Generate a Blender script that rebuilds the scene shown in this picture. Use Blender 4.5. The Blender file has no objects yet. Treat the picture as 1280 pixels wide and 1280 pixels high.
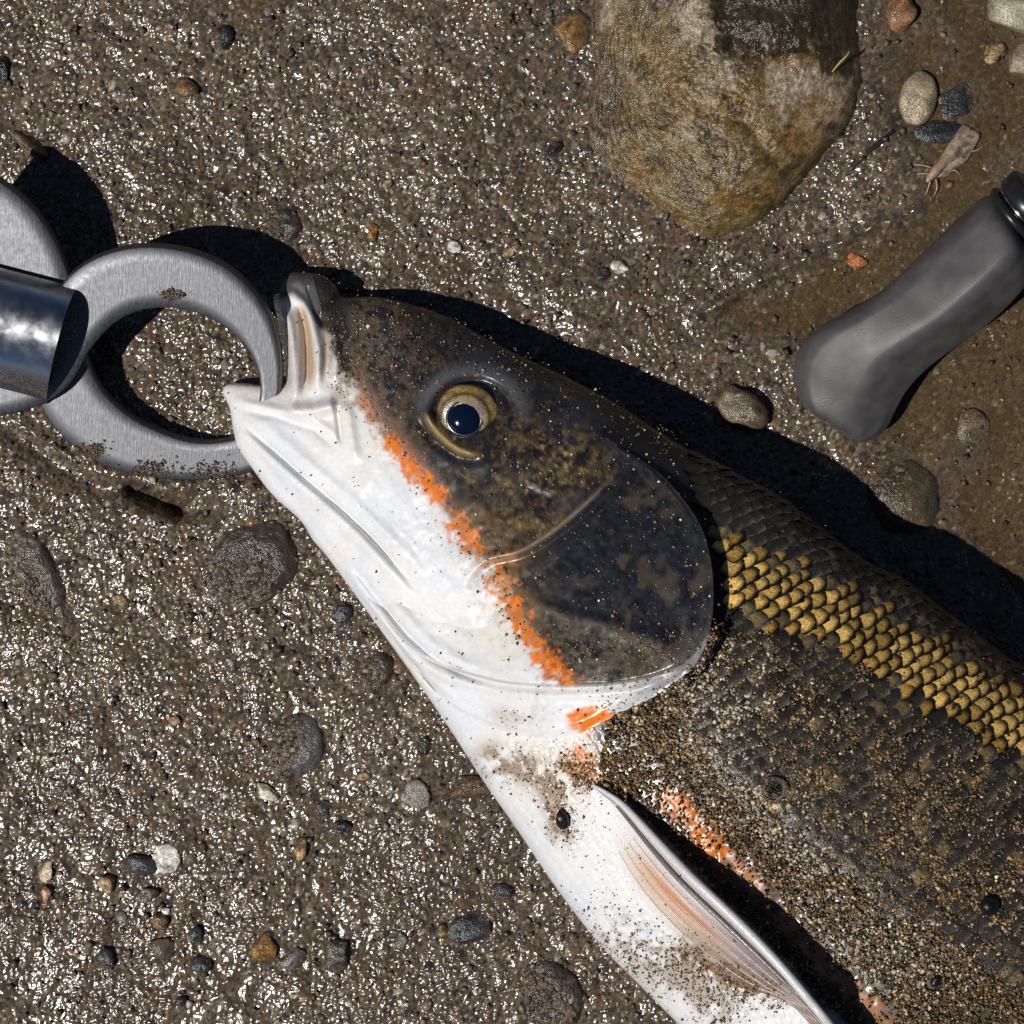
import bpy, bmesh, math, random
import numpy as np
from mathutils import Matrix, Vector

# ------------------------------------------------------------------ camera, sky, sun
sc = bpy.context.scene
C = sc.collection
K = 0.2 / 1280.0          # metres per photo pixel on the sand
H = 0.42                  # camera height above the sand (m)
cam_d = bpy.data.cameras.new('camera'); cam = bpy.data.objects.new('camera', cam_d); C.objects.link(cam)
cam.location = (0, 0, H); cam.rotation_euler = (0, 0, 0)
cam_d.sensor_width = 36; cam_d.lens = 36 * H / 0.2
cam_d.clip_start = 0.01; cam_d.clip_end = 50
sc.camera = cam

SUN_AZ = math.radians(239.8); SUN_EL = math.radians(57)
world = bpy.data.worlds.new('World'); sc.world = world; world.use_nodes = True
wn = world.node_tree.nodes; wl = world.node_tree.links
sky = wn.new('ShaderNodeTexSky'); sky.sky_type = 'NISHITA'; sky.sun_disc = False
sky.air_density = .6; sky.dust_density = .4; sky.ozone_density = .6; sky.altitude = 1200
sky.sun_elevation = SUN_EL; sky.sun_rotation = SUN_AZ
wl.new(sky.outputs[0], wn['Background'].inputs[0]); wn['Background'].inputs[1].default_value = 0.05
sun_d = bpy.data.lights.new('sun', 'SUN'); sun_d.energy = 5.0; sun_d.angle = math.radians(0.53); sun_d.color = (1, 0.965, 0.91)
sun = bpy.data.objects.new('sun', sun_d); C.objects.link(sun)
sdir = Vector((math.sin(SUN_AZ) * math.cos(SUN_EL), math.cos(SUN_AZ) * math.cos(SUN_EL), math.sin(SUN_EL)))
sun.rotation_euler = sdir.to_track_quat('Z', 'Y').to_euler(); sun.location = sdir * 2
vs = sc.view_settings; vs.view_transform = 'Standard'; vs.look = 'None'; vs.exposure = -0.35; vs.gamma = 1; vs.use_curve_mapping = False
sc.cycles.use_denoising = False
sc.cycles.max_bounces = 6; sc.cycles.sample_clamp_indirect = 4
sc.cycles.sample_clamp_direct = 12

# ------------------------------------------------------------------ helpers
rng = np.random.default_rng(7); random.seed(7)
A = np.asarray
def sst(a, b, x):
    t = np.clip((x - a) / (b - a), 0, 1); return t * t * (3 - 2 * t)
def hsh(i, j, s=0):
    i = (np.asarray(i).astype(np.int64) + 100003) & 0xFFFFFFFF; j = (np.asarray(j).astype(np.int64) + 500009) & 0xFFFFFFFF
    h = (i * 374761393 + j * 668265263 + s * 1442695041) & 0xFFFFFFFF
    h = ((h ^ (h >> 13)) * 1274126177) & 0xFFFFFFFF
    h = ((h ^ (h >> 16)) * 2246822519) & 0xFFFFFFFF
    return ((h ^ (h >> 15)) & 0xFFFFFF) / float(0xFFFFFF)
def vn(x, y, s=0):
    x = np.asarray(x, float); y = np.asarray(y, float)
    i = np.floor(x); j = np.floor(y); f = x - i; g = y - j
    f = f * f * (3 - 2 * f); g = g * g * (3 - 2 * g)
    a = hsh(i, j, s); b = hsh(i + 1, j, s); c = hsh(i, j + 1, s); d = hsh(i + 1, j + 1, s)
    return (a + (b - a) * f) * (1 - g) + (c + (d - c) * f) * g
def fbm(x, y, w, o=4, s=0, gain=0.5):
    r = 0; a = 1; t = 0
    for k in range(o):
        r = r + a * vn(x / w + 17.3 * k, y / w - 9.1 * k, s + k); t += a; a *= gain; w = w / 2.03
    return r / t                                   # 0..1
def mixc(c, d, m): return c * (1 - m[..., None]) + A(d) * m[..., None]
def pdist(u, v, poly):
    """distance, signed side and relative position along an open polyline"""
    P = A(poly, float); best = np.full(np.shape(u), 1e9); sg = np.zeros(np.shape(u)); pos = np.zeros(np.shape(u))
    L = np.r_[0, np.cumsum(np.hypot(*(P[1:] - P[:-1]).T))]
    for k in range(len(P) - 1):
        a = P[k]; d = P[k + 1] - a; l2 = d @ d
        t = ((u - a[0]) * d[0] + (v - a[1]) * d[1]) / l2
        tc = np.clip(t, 0, 1)
        du = u - a[0] - tc * d[0]; dv = v - a[1] - tc * d[1]
        q = np.hypot(du, dv); m = q < best - 1e-9
        best = np.where(m, q, best); cr = d[0] * (v - a[1]) - d[1] * (u - a[0])
        sg = np.where(m, np.where(cr >= 0, 1.0, -1.0), sg); pos = np.where(m, (L[k] + tc * math.sqrt(l2)) / L[-1], pos)
    return best, sg, pos
def smooth_poly(P, n=8, closed=False):
    P = A(P, float); out = []; N = len(P)
    R = range(N) if closed else range(N - 1)
    for k in R:
        p0, p1, p2, p3 = (P[(k - 1) % N], P[k], P[(k + 1) % N], P[(k + 2) % N]) if closed else (P[max(k - 1, 0)], P[k], P[k + 1], P[min(k + 2, N - 1)])
        for t in np.arange(n) / n:
            out.append(0.5 * (2 * p1 + (p2 - p0) * t + (2 * p0 - 5 * p1 + 4 * p2 - p3) * t * t + (3 * p1 - p0 - 3 * p2 + p3) * t ** 3))
    if not closed: out.append(P[-1])
    return A(out)
def W(u, v, z):
    """photo pixel + height (in ground pixels) -> metres"""
    u = np.asarray(u, float); v = np.asarray(v, float); z = np.asarray(z, float)
    f = 1 - z * K / H
    return np.stack([(u - 640) * K * f, (640 - v) * K * f, z * K + 0 * u], -1)
def mk(name, V, F, mat, parent=None, col=None, attrs=None, smooth=True, mat2=None):
    """one mesh object from arrays; V in metres (world); F: (n,3|4) array or list of arrays"""
    V = A(V, float).reshape(-1, 3)
    if parent is not None: V = V - A(parent.matrix_basis.translation) - (A(parent.parent.matrix_basis.translation) if parent.parent else 0)
    me = bpy.data.meshes.new(name)
    Fs = F if isinstance(F, list) else [F]
    idx = np.concatenate([A(f).reshape(-1) for f in Fs]).astype(np.int32)
    tot = np.concatenate([np.full(len(f), A(f).shape[1]) for f in Fs]).astype(np.int32)
    st = np.r_[0, np.cumsum(tot)[:-1]].astype(np.int32)
    me.vertices.add(len(V)); me.vertices.foreach_set('co', V.astype(np.float32).reshape(-1))
    me.loops.add(len(idx)); me.loops.foreach_set('vertex_index', idx)
    me.polygons.add(len(tot)); me.polygons.foreach_set('loop_start', st); me.polygons.foreach_set('loop_total', tot)
    if smooth: me.polygons.foreach_set('use_smooth', np.ones(len(tot), bool))
    me.update(calc_edges=True); me.validate()
    if col is not None:
        a = me.color_attributes.new('Col', 'FLOAT_COLOR', 'POINT')
        c = np.ones((len(V), 4), np.float32); c[:, :3] = np.clip(A(col).reshape(-1, 3), 0, 1); a.data.foreach_set('color', c.reshape(-1))
    for k, x in (attrs or {}).items():
        a = me.attributes.new(k, 'FLOAT', 'POINT'); a.data.foreach_set('value', A(x, dtype=np.float32).reshape(-1))
    me.materials.append(mat)
    o = bpy.data.objects.new(name, me); C.objects.link(o)
    if parent is not None: o.parent = parent
    return o
def gridF(n, m, wrap=False, flip=False):
    i = np.arange(n - 1)[:, None]; j = np.arange(m if wrap else m - 1)[None, :]; j2 = (j + 1) % m
    q = np.stack(np.broadcast_arrays(i * m + j, (i + 1) * m + j, (i + 1) * m + j2, i * m + j2), -1).reshape(-1, 4)
    return q[:, ::-1] if flip else q
def thing(name, label, cat, loc, group=None):
    o = bpy.data.objects.new(name, None); C.objects.link(o); o.location = loc; o.empty_display_size = 0.01
    return tag(o, label, cat, group)
def tag(o, label=None, cat=None, group=None, kind=None):
    for k, x in (('label', label), ('category', cat), ('group', group), ('kind', kind)):
        if x: o[k] = x
    return o

# ------------------------------------------------------------------ materials
def mat(name, base=(.5, .5, .5), rough=.5, metal=0, attr=False, vary=0.0, vscale=800, bump=0.0, bscale=1500, spec=.5, coat=0, rvar=0, ior=1.45, bdist=.0004, sss=0):
    m = bpy.data.materials.new(name); m.use_nodes = True; nt = m.node_tree; N = nt.nodes; L = nt.links; b = N['Principled BSDF']
    b.inputs['Base Color'].default_value = (*base, 1); b.inputs['Roughness'].default_value = rough; b.inputs['Metallic'].default_value = metal
    b.inputs['Specular IOR Level'].default_value = spec; b.inputs['IOR'].default_value = ior
    b.inputs['Coat Weight'].default_value = coat; b.inputs['Coat Roughness'].default_value = .12
    tc = N.new('ShaderNodeNewGeometry'); src = None
    if attr:
        a = N.new('ShaderNodeVertexColor'); a.layer_name = 'Col'; src = a.outputs[0]
    if vary:
        n = N.new('ShaderNodeTexNoise'); n.inputs['Scale'].default_value = vscale; n.inputs['Detail'].default_value = 5
        L.new(tc.outputs['Position'], n.inputs['Vector'])
        mr = N.new('ShaderNodeMapRange'); mr.inputs[1].default_value = .3; mr.inputs[2].default_value = .7; mr.inputs[3].default_value = 1 - vary; mr.inputs[4].default_value = 1 + vary
        L.new(n.outputs[0], mr.inputs[0])
        mx = N.new('ShaderNodeMix'); mx.data_type = 'RGBA'; mx.blend_type = 'MULTIPLY'; mx.inputs[0].default_value = 1
        if src: L.new(src, mx.inputs[6])
        else: mx.inputs[6].default_value = (*base, 1)
        L.new(mr.outputs[0], mx.inputs[7]); src = mx.outputs[2]
    if src: L.new(src, b.inputs['Base Color'])
    if rvar:
        n = N.new('ShaderNodeTexNoise'); n.inputs['Scale'].default_value = vscale * .37; n.inputs['Detail'].default_value = 4
        L.new(tc.outputs['Position'], n.inputs['Vector'])
        mr = N.new('ShaderNodeMapRange'); mr.inputs[1].default_value = .35; mr.inputs[2].default_value = .65; mr.inputs[3].default_value = rough - rvar; mr.inputs[4].default_value = rough + rvar
        L.new(n.outputs[0], mr.inputs[0]); L.new(mr.outputs[0], b.inputs['Roughness'])
    if bump:
        n = N.new('ShaderNodeTexNoise'); n.inputs['Scale'].default_value = bscale; n.inputs['Detail'].default_value = 3
        L.new(tc.outputs['Position'], n.inputs['Vector'])
        bp = N.new('ShaderNodeBump'); bp.inputs['Strength'].default_value = bump; bp.inputs['Distance'].default_value = bdist
        L.new(n.outputs[0], bp.inputs['Height']); L.new(bp.outputs[0], b.inputs['Normal'])
        if coat: L.new(bp.outputs[0], b.inputs['Coat Normal'])
    return m
M = {}
M['sand'] = mat('wet_sand', attr=True, rough=.2, vary=.35, vscale=3500, bump=.16, bscale=1500, bdist=.0004, spec=.6, rvar=.06)
nt = M['sand'].node_tree; a_ = nt.nodes.new('ShaderNodeAttribute'); a_.attribute_name = 'gloss'
nt.links.new(a_.outputs['Fac'], nt.nodes['Principled BSDF'].inputs['Specular IOR Level'])
M['stone'] = mat('wet_stone', attr=True, rough=.3, vary=.35, vscale=2500, bump=.35, bscale=2500, bdist=.0003, rvar=.12)
M['rock'] = mat('algae_rock', attr=True, rough=.2, vary=.5, vscale=2600, bump=.6, bscale=2300, bdist=.0004, rvar=.14)
M['grit'] = mat('sand_grit', attr=True, rough=.22, vary=.3, vscale=4000, spec=.6)
M['skin'] = mat('fish_skin', attr=True, rough=.31, vary=.06, vscale=1200, bump=.09, bscale=1100, bdist=.0004, coat=.12, rvar=.08)
M['scale'] = mat('fish_scale', attr=True, rough=.33, metal=.35, vary=.5, vscale=2600, bump=.35, bscale=2600, bdist=.0003, rvar=.1)
_nt = M['scale'].node_tree; _oi = _nt.nodes.new('ShaderNodeObjectInfo'); _mr = _nt.nodes.new('ShaderNodeMapRange'); _mr.inputs[3].default_value = .5; _mr.inputs[4].default_value = 1.25
_mx = _nt.nodes.new('ShaderNodeMix'); _mx.data_type = 'RGBA'; _mx.blend_type = 'MULTIPLY'; _mx.inputs[0].default_value = 1
_bs = _nt.nodes['Principled BSDF'].inputs['Base Color']; _nt.links.new(_bs.links[0].from_socket, _mx.inputs[6]); _nt.links.new(_oi.outputs['Random'], _mr.inputs[0]); _nt.links.new(_mr.outputs[0], _mx.inputs[7]); _nt.links.new(_mx.outputs[2], _bs)
M['fin'] = mat('fin_membrane', attr=True, rough=.3, vary=.15, vscale=2500, bump=.15, bscale=2500, coat=.4)
M['iris'] = mat('iris', attr=True, rough=.28, metal=.65, vary=.4, vscale=2600, bump=.5, bscale=3000, bdist=.0003, coat=.6)
M['pupil'] = mat('pupil', base=(.002, .006, .02), rough=.08, bump=.12, bscale=900, bdist=.0004, spec=.6)
M['steel_jaw'] = mat('tumbled_steel', base=(.15, .152, .163), rough=.5, metal=1, vary=.05, vscale=3000, rvar=.05)
_nt = M['steel_jaw'].node_tree; _N = _nt.nodes; _L = _nt.links; _b = _N['Principled BSDF']; _g = _N.new('ShaderNodeNewGeometry'); _prev = None
for _rot, _sc in ((.5, (5200, 420, 800)), (-.9, (4200, 300, 800)), (1.7, (6000, 900, 800))):
    _mp = _N.new('ShaderNodeMapping'); _mp.inputs['Rotation'].default_value = (0, 0, _rot); _mp.inputs['Scale'].default_value = _sc
    _n = _N.new('ShaderNodeTexNoise'); _n.inputs['Scale'].default_value = 1; _n.inputs['Detail'].default_value = 2
    _L.new(_g.outputs['Position'], _mp.inputs['Vector']); _L.new(_mp.outputs[0], _n.inputs['Vector'])
    _bp = _N.new('ShaderNodeBump'); _bp.inputs['Strength'].default_value = .2; _bp.inputs['Distance'].default_value = .00012
    _L.new(_n.outputs[0], _bp.inputs['Height'])
    if _prev: _L.new(_prev.outputs[0], _bp.inputs['Normal'])
    _prev = _bp
_L.new(_prev.outputs[0], _b.inputs['Normal'])
M['steel_tube'] = mat('polished_steel', base=(.5, .51, .53), rough=.24, metal=1, vary=.1, vscale=900, bump=.12, bscale=500, bdist=.0002, rvar=.07)
M['rubber'] = mat('grey_rubber', base=(.068, .065, .066), rough=.5, vary=.34, vscale=210, bump=.16, bscale=2600, bdist=.0002, rvar=.1, spec=.55)
M['black'] = mat('black_plastic', base=(.012, .012, .013), rough=.3)
M['dark'] = mat('barrel_shade_steel', base=(.05, .05, .055), rough=.45, metal=1)  # darkened steel that stands for the shade inside the open barrel
M['chrome'] = mat('bright_steel', base=(.6, .6, .6), rough=.18, metal=1)
M['wing'] = mat('insect_wing', attr=True, rough=.5, vary=.3, vscale=2500, bump=.3, bscale=2500)
M['twig'] = mat('twig_bark', base=(.018, .014, .01), rough=.45, vary=.3)
M['grass'] = mat('dry_grass', base=(.32, .27, .1), rough=.4)
# water and drops: clear, with real surface reflection
def water(name, tint, rough, ripple, scale):
    m = bpy.data.materials.new(name); m.use_nodes = True; nt = m.node_tree; N = nt.nodes; L = nt.links
    N.remove(N['Principled BSDF']); t = N.new('ShaderNodeBsdfTransparent'); t.inputs[0].default_value = (*tint, 1)
    g = N.new('ShaderNodeBsdfGlossy'); g.inputs['Roughness'].default_value = rough
    f = N.new('ShaderNodeFresnel'); f.inputs[0].default_value = 1.33; mx = N.new('ShaderNodeMixShader')
    geo = N.new('ShaderNodeNewGeometry'); n = N.new('ShaderNodeTexNoise'); n.inputs['Scale'].default_value = scale
    bp = N.new('ShaderNodeBump'); bp.inputs['Strength'].default_value = ripple; bp.inputs['Distance'].default_value = .0006
    L.new(geo.outputs['Position'], n.inputs['Vector']); L.new(n.outputs[0], bp.inputs['Height'])
    L.new(bp.outputs[0], g.inputs['Normal']); L.new(bp.outputs[0], f.inputs['Normal'])
    L.new(f.outputs[0], mx.inputs[0]); L.new(t.outputs[0], mx.inputs[1]); L.new(g.outputs[0], mx.inputs[2])
    L.new(mx.outputs[0], N['Material Output'].inputs[0]); return m
M['water'] = water('shallow_water', (.95, .92, .84), .06, .25, 180)
M['drop'] = mat('water_drop', base=(.82, .80, .72), rough=.03, ior=1.33); M['drop'].node_tree.nodes['Principled BSDF'].inputs['Transmission Weight'].default_value = 1

# ------------------------------------------------------------------ ground
SHORE = smooth_poly([(1088, -700), (1088, -60), (1088, 120), (1125, 225), (1060, 292), (960, 345), (885, 402), (940, 428), (1000, 450), (1045, 545), (1115, 600), (1195, 690), (1300, 790), (1600, 1000), (2600, 1500)], 5)
def ground_z(u, v):
    d, s, _ = pdist(u, v, SHORE); sd = d * -s                    # > 0 on the water side
    sub = sst(-14, 60, sd + 14 * (fbm(u, v, 60, 3, 5) - .5))
    z = 17 * (fbm(u, v, 190, 3, 1) - .5) + 9 * (fbm(u, v, 52, 3, 2) - .5) + 4.5 * (fbm(u, v, 17, 2, 3) - .5) * (1 - .6 * sub)
    z = z - 15 * sub
    # press marks and channels in the sand
    for P, w, dep in (([(20, 545), (70, 580), (120, 608), (170, 622), (225, 640), (270, 636)], 12, 8), ([(165, 612), (195, 625), (222, 638)], 9, 32),
                      ([(30, 640), (60, 680), (92, 770)], 8, 3), ([(390, 800), (350, 790), (335, 740)], 14, 3)):
        q, _, _ = pdist(u, v, P); z = z - dep * np.exp(-(q / w) ** 2)
    for P, w, hgt in (([(870, 398), (950, 350), (1030, 312), (1090, 284), (1150, 262)], 7, 11), ([(900, 330), (980, 270), (1060, 205), (1110, 160)], 9, 3),
                      ([(30, 535), (90, 575), (160, 600), (260, 612)], 9, 5), ([(170, 640), (215, 655), (260, 655)], 12, 5)):
        q, _, _ = pdist(u, v, P); z = z + hgt * np.exp(-(q / w) ** 2) * (.5 + fbm(u, v, 22, 2, 9))
    return z, sub
def cells(u, v, w, seed):
    i0 = np.floor(u / w); j0 = np.floor(v / w); best = np.full(u.shape, 9e9); ci = np.zeros(u.shape); cj = np.zeros(u.shape); bx = np.zeros(u.shape); by = np.zeros(u.shape)
    for di in (-1, 0, 1):
        for dj in (-1, 0, 1):
            i = i0 + di; j = j0 + dj
            dx = u - (i + .5 + .85 * (hsh(i, j, seed) - .5)) * w; dy = v - (j + .5 + .85 * (hsh(i, j, seed + 1) - .5)) * w
            q = dx * dx + dy * dy; m = q < best
            best = np.where(m, q, best); ci = np.where(m, i, ci); cj = np.where(m, j, cj); bx = np.where(m, dx, bx); by = np.where(m, dy, by)
    return np.sqrt(best), ci, cj, bx, by
SANDPAL = A([(.085, .060, .038), (.060, .043, .029), (.115, .088, .058), (.040, .033, .026), (.022, .021, .022), (.16, .13, .095), (.13, .07, .035), (.26, .23, .18), (.07, .066, .062)])
SANDP = np.cumsum([.30, .24, .15, .12, .07, .05, .025, .015, .03])
def palette(r): return SANDPAL[np.minimum(np.searchsorted(SANDP / SANDP[-1], r), len(SANDPAL) - 1)]
core = np.linspace(-20, 1300, 785); mid = np.arange(1, 61) * 3.5; ext = mid[-1] + np.cumsum(4 * 1.36 ** np.arange(1, 26)); ext = np.r_[mid, ext]
ax = np.r_[-20 - ext[::-1], core, 1300 + ext]
gu, gv = np.meshgrid(ax, ax, indexing='ij')
gz, gsub = ground_z(gu, gv)
inner = (gu > -260) & (gu < 1540) & (gv > -260) & (gv < 1540)
grn = np.zeros(gu.shape); gcol = np.zeros(gu.shape + (3,)); gcol[:] = (.09, .066, .045)
uu, vv, ss = gu[inner], gv[inner], gsub[inner]
warp = 3 * (fbm(uu, vv, 9, 2, 40) - .5); z_ = np.zeros(uu.shape); c_ = np.zeros(uu.shape + (3,))
for w, frac, amp, seed in ((3.9, 1.0, 2.0, 50), (6.2, .38, 2.9, 60), (11, .06, 4.4, 70)):
    d, ci, cj, bx, by = cells(uu + warp, vv - warp, w, seed)
    on = hsh(ci, cj, seed + 2) < frac; rr = w * (.5 + .28 * hsh(ci, cj, seed + 3))
    hgt = amp * (.45 + .75 * hsh(ci, cj, seed + 4)) * (1 - np.clip(d / rr, 0, 1.15) ** 2.4) + .30 * (bx * (hsh(ci, cj, seed + 5) - .5) + by * (hsh(ci, cj, seed + 6) - .5)) * 2
    m = on & (hgt > z_) if w > 5 else np.ones(uu.shape, bool)
    z_ = np.where(m, hgt, z_); c_ = np.where(m[..., None], palette(hsh(ci, cj, seed + 7)), c_)
# film of water evens the grains out in patches
film = sst(.45, .72, fbm(uu, vv, 75, 3, 21))
z_ = z_ * (1 - .45 * film) * (1 - .55 * ss)
patch = fbm(uu, vv, 120, 4, 33); c_ = c_ * (.95 + .62 * patch)[..., None]
ochre = sst(.62, .78, fbm(uu, vv, 48, 3, 77)) * .5; c_ = mixc(c_, (.075, .05, .02), ochre * .8)
c_ = mixc(c_, (.075, .055, .034), .55 * ss)
blood = np.exp(-(((uu - 330) / 30) ** 2 + ((vv - 605) / 20) ** 2)) * sst(.4, .55, fbm(uu, vv, 14, 2, 90)); c_ = mixc(c_, (.035, .006, .006), np.clip(blood * 1.2, 0, .85))
grn[inner] = z_; gcol[inner] = c_
gz = gz + grn
riv = np.exp(-(pdist(gu, gv, [(870, 398), (950, 350), (1030, 312), (1090, 284), (1150, 262)])[0] / 9) ** 2); gz = gz + riv * 8 * (fbm(gu, gv, 9, 2, 261) - .4); gloss = 1.6 * riv + .72 * (1 - .8 * gsub)
ground = mk('wet_sand_ground', W(gu, gv, gz), gridF(len(ax), len(ax), flip=True), M['sand'], col=gcol, attrs={'gloss': gloss})
tag(ground, kind='structure')
def GZ(u, v):
    z, _ = ground_z(A([u], float), A([v], float)); return float(z[0]) + 1.0

# shallow water over the low ground on the right
wu, wv = np.meshgrid(np.r_[np.linspace(850, 1320, 150), 1500, 1900, 2600], np.r_[-1400, -600, -200, np.linspace(-40, 900, 240), 1200, 1700, 2400], indexing='ij')
q, _, _ = pdist(wu, wv, [(870, 398), (950, 350), (1030, 312), (1090, 284), (1150, 262)])
wz = -9.5 + 1.2 * (fbm(wu, wv, 90, 2, 81) - .5) + 2.6 * np.exp(-(q / 8) ** 2) * fbm(wu, wv, 9, 2, 82)
tag(mk('shallow_water', W(wu, wv, wz), gridF(*wu.shape, flip=True), M['water']), kind='structure')

# ------------------------------------------------------------------ stones
ico = {}
for k in (1, 2, 3, 4):
    bm = bmesh.new(); bmesh.ops.create_icosphere(bm, subdivisions=k, radius=1)
    ico[k] = (A([v.co[:] for v in bm.verts]), A([[v.index for v in f.verts] for f in bm.faces])); bm.free()
def n3(p, w, s):
    return (vn(p[:, 0] / w + p[:, 2] * .7 / w, p[:, 1] / w, s) + vn(p[:, 1] / w - p[:, 2] * .6 / w + 31, p[:, 2] / w + p[:, 0] * .3 / w, s + 3)) - 1
def stone(name, u, v, rx, ry, rot, hz, col, label, cat='pebble', facets=4, sink=.4, lump=.22, group=None, zbase=None, sub=None, colfn=None, m='stone', mottle=.5):
    s = int(u * 7 + v * 13) % 9973; r = np.random.default_rng(s)
    V, F = ico[sub or (3 if max(rx, ry) > 14 else 2)]; P = V.copy()
    for _ in range(facets):
        n = r.normal(size=3); n /= np.linalg.norm(n); d = P @ n; lim = r.uniform(.55, .85)
        P = P - np.clip(d - lim, 0, None)[:, None] * n * .9
    P = P * (1 + lump * n3(P, .8, s) + lump * .35 * n3(P, .3, s + 9) + (.1 * lump * n3(P, .12, s + 5)))[:, None]
    a = math.radians(rot); x = P[:, 0] * rx; y = P[:, 1] * ry
    U = u + x * math.cos(a) - y * math.sin(a); Vv = v + x * math.sin(a) + y * math.cos(a)
    zb = GZ(u, v) if zbase is None else zbase
    z = zb + hz * (1 - sink) + P[:, 2] * hz
    c = np.tile(A(col, float), (len(P), 1)); nn = n3(P, .35, s + 21)
    c = c * np.clip(1 + mottle * nn + .35 * mottle * n3(P, .12, s + 22), .3, 1.8)[:, None]
    if colfn: c = colfn(U, Vv, P, c)
    o = mk(name, W(U, Vv, z), F, M[m], col=c)
    return tag(o, label, cat, group)
def sandy(th=.45, amt=.85, colr=(.07, .05, .034)):
    def f(U, V, P, c):
        k = sst(th, th + .18, fbm(U, V, 26, 3, 14)) * amt
        g = palette(hsh(np.floor(U / 3), np.floor(V / 3), 99))
        return mixc(c, (0, 0, 0), k) + g * k[:, None]
    return f
def rimmed(U, V, P, c):
    k = sst(.50, .30, P[:, 2] + .5 * (fbm(U, V, 7, 3, 17) - .5)) * .9 + .6 * (fbm(U, V, 5, 2, 18) > .70) * (P[:, 2] < .75)
    k = np.clip(k, 0, .92); return c * (1 - k)[:, None] + palette(hsh(np.floor(U / 2.5), np.floor(V / 2.5), 97)) * k[:, None]
BLK = (.018, .018, .02); DGR = (.04, .04, .042); GRY = (.10, .095, .088); TAN = (.24, .165, .09); CRM = (.5, .44, .35); AMB = (.22, .105, .03); BRN = (.10, .065, .036); WHT = (.6, .57, .52); OCH = (.2, .11, .03); SLT = (.028, .029, .031)
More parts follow.
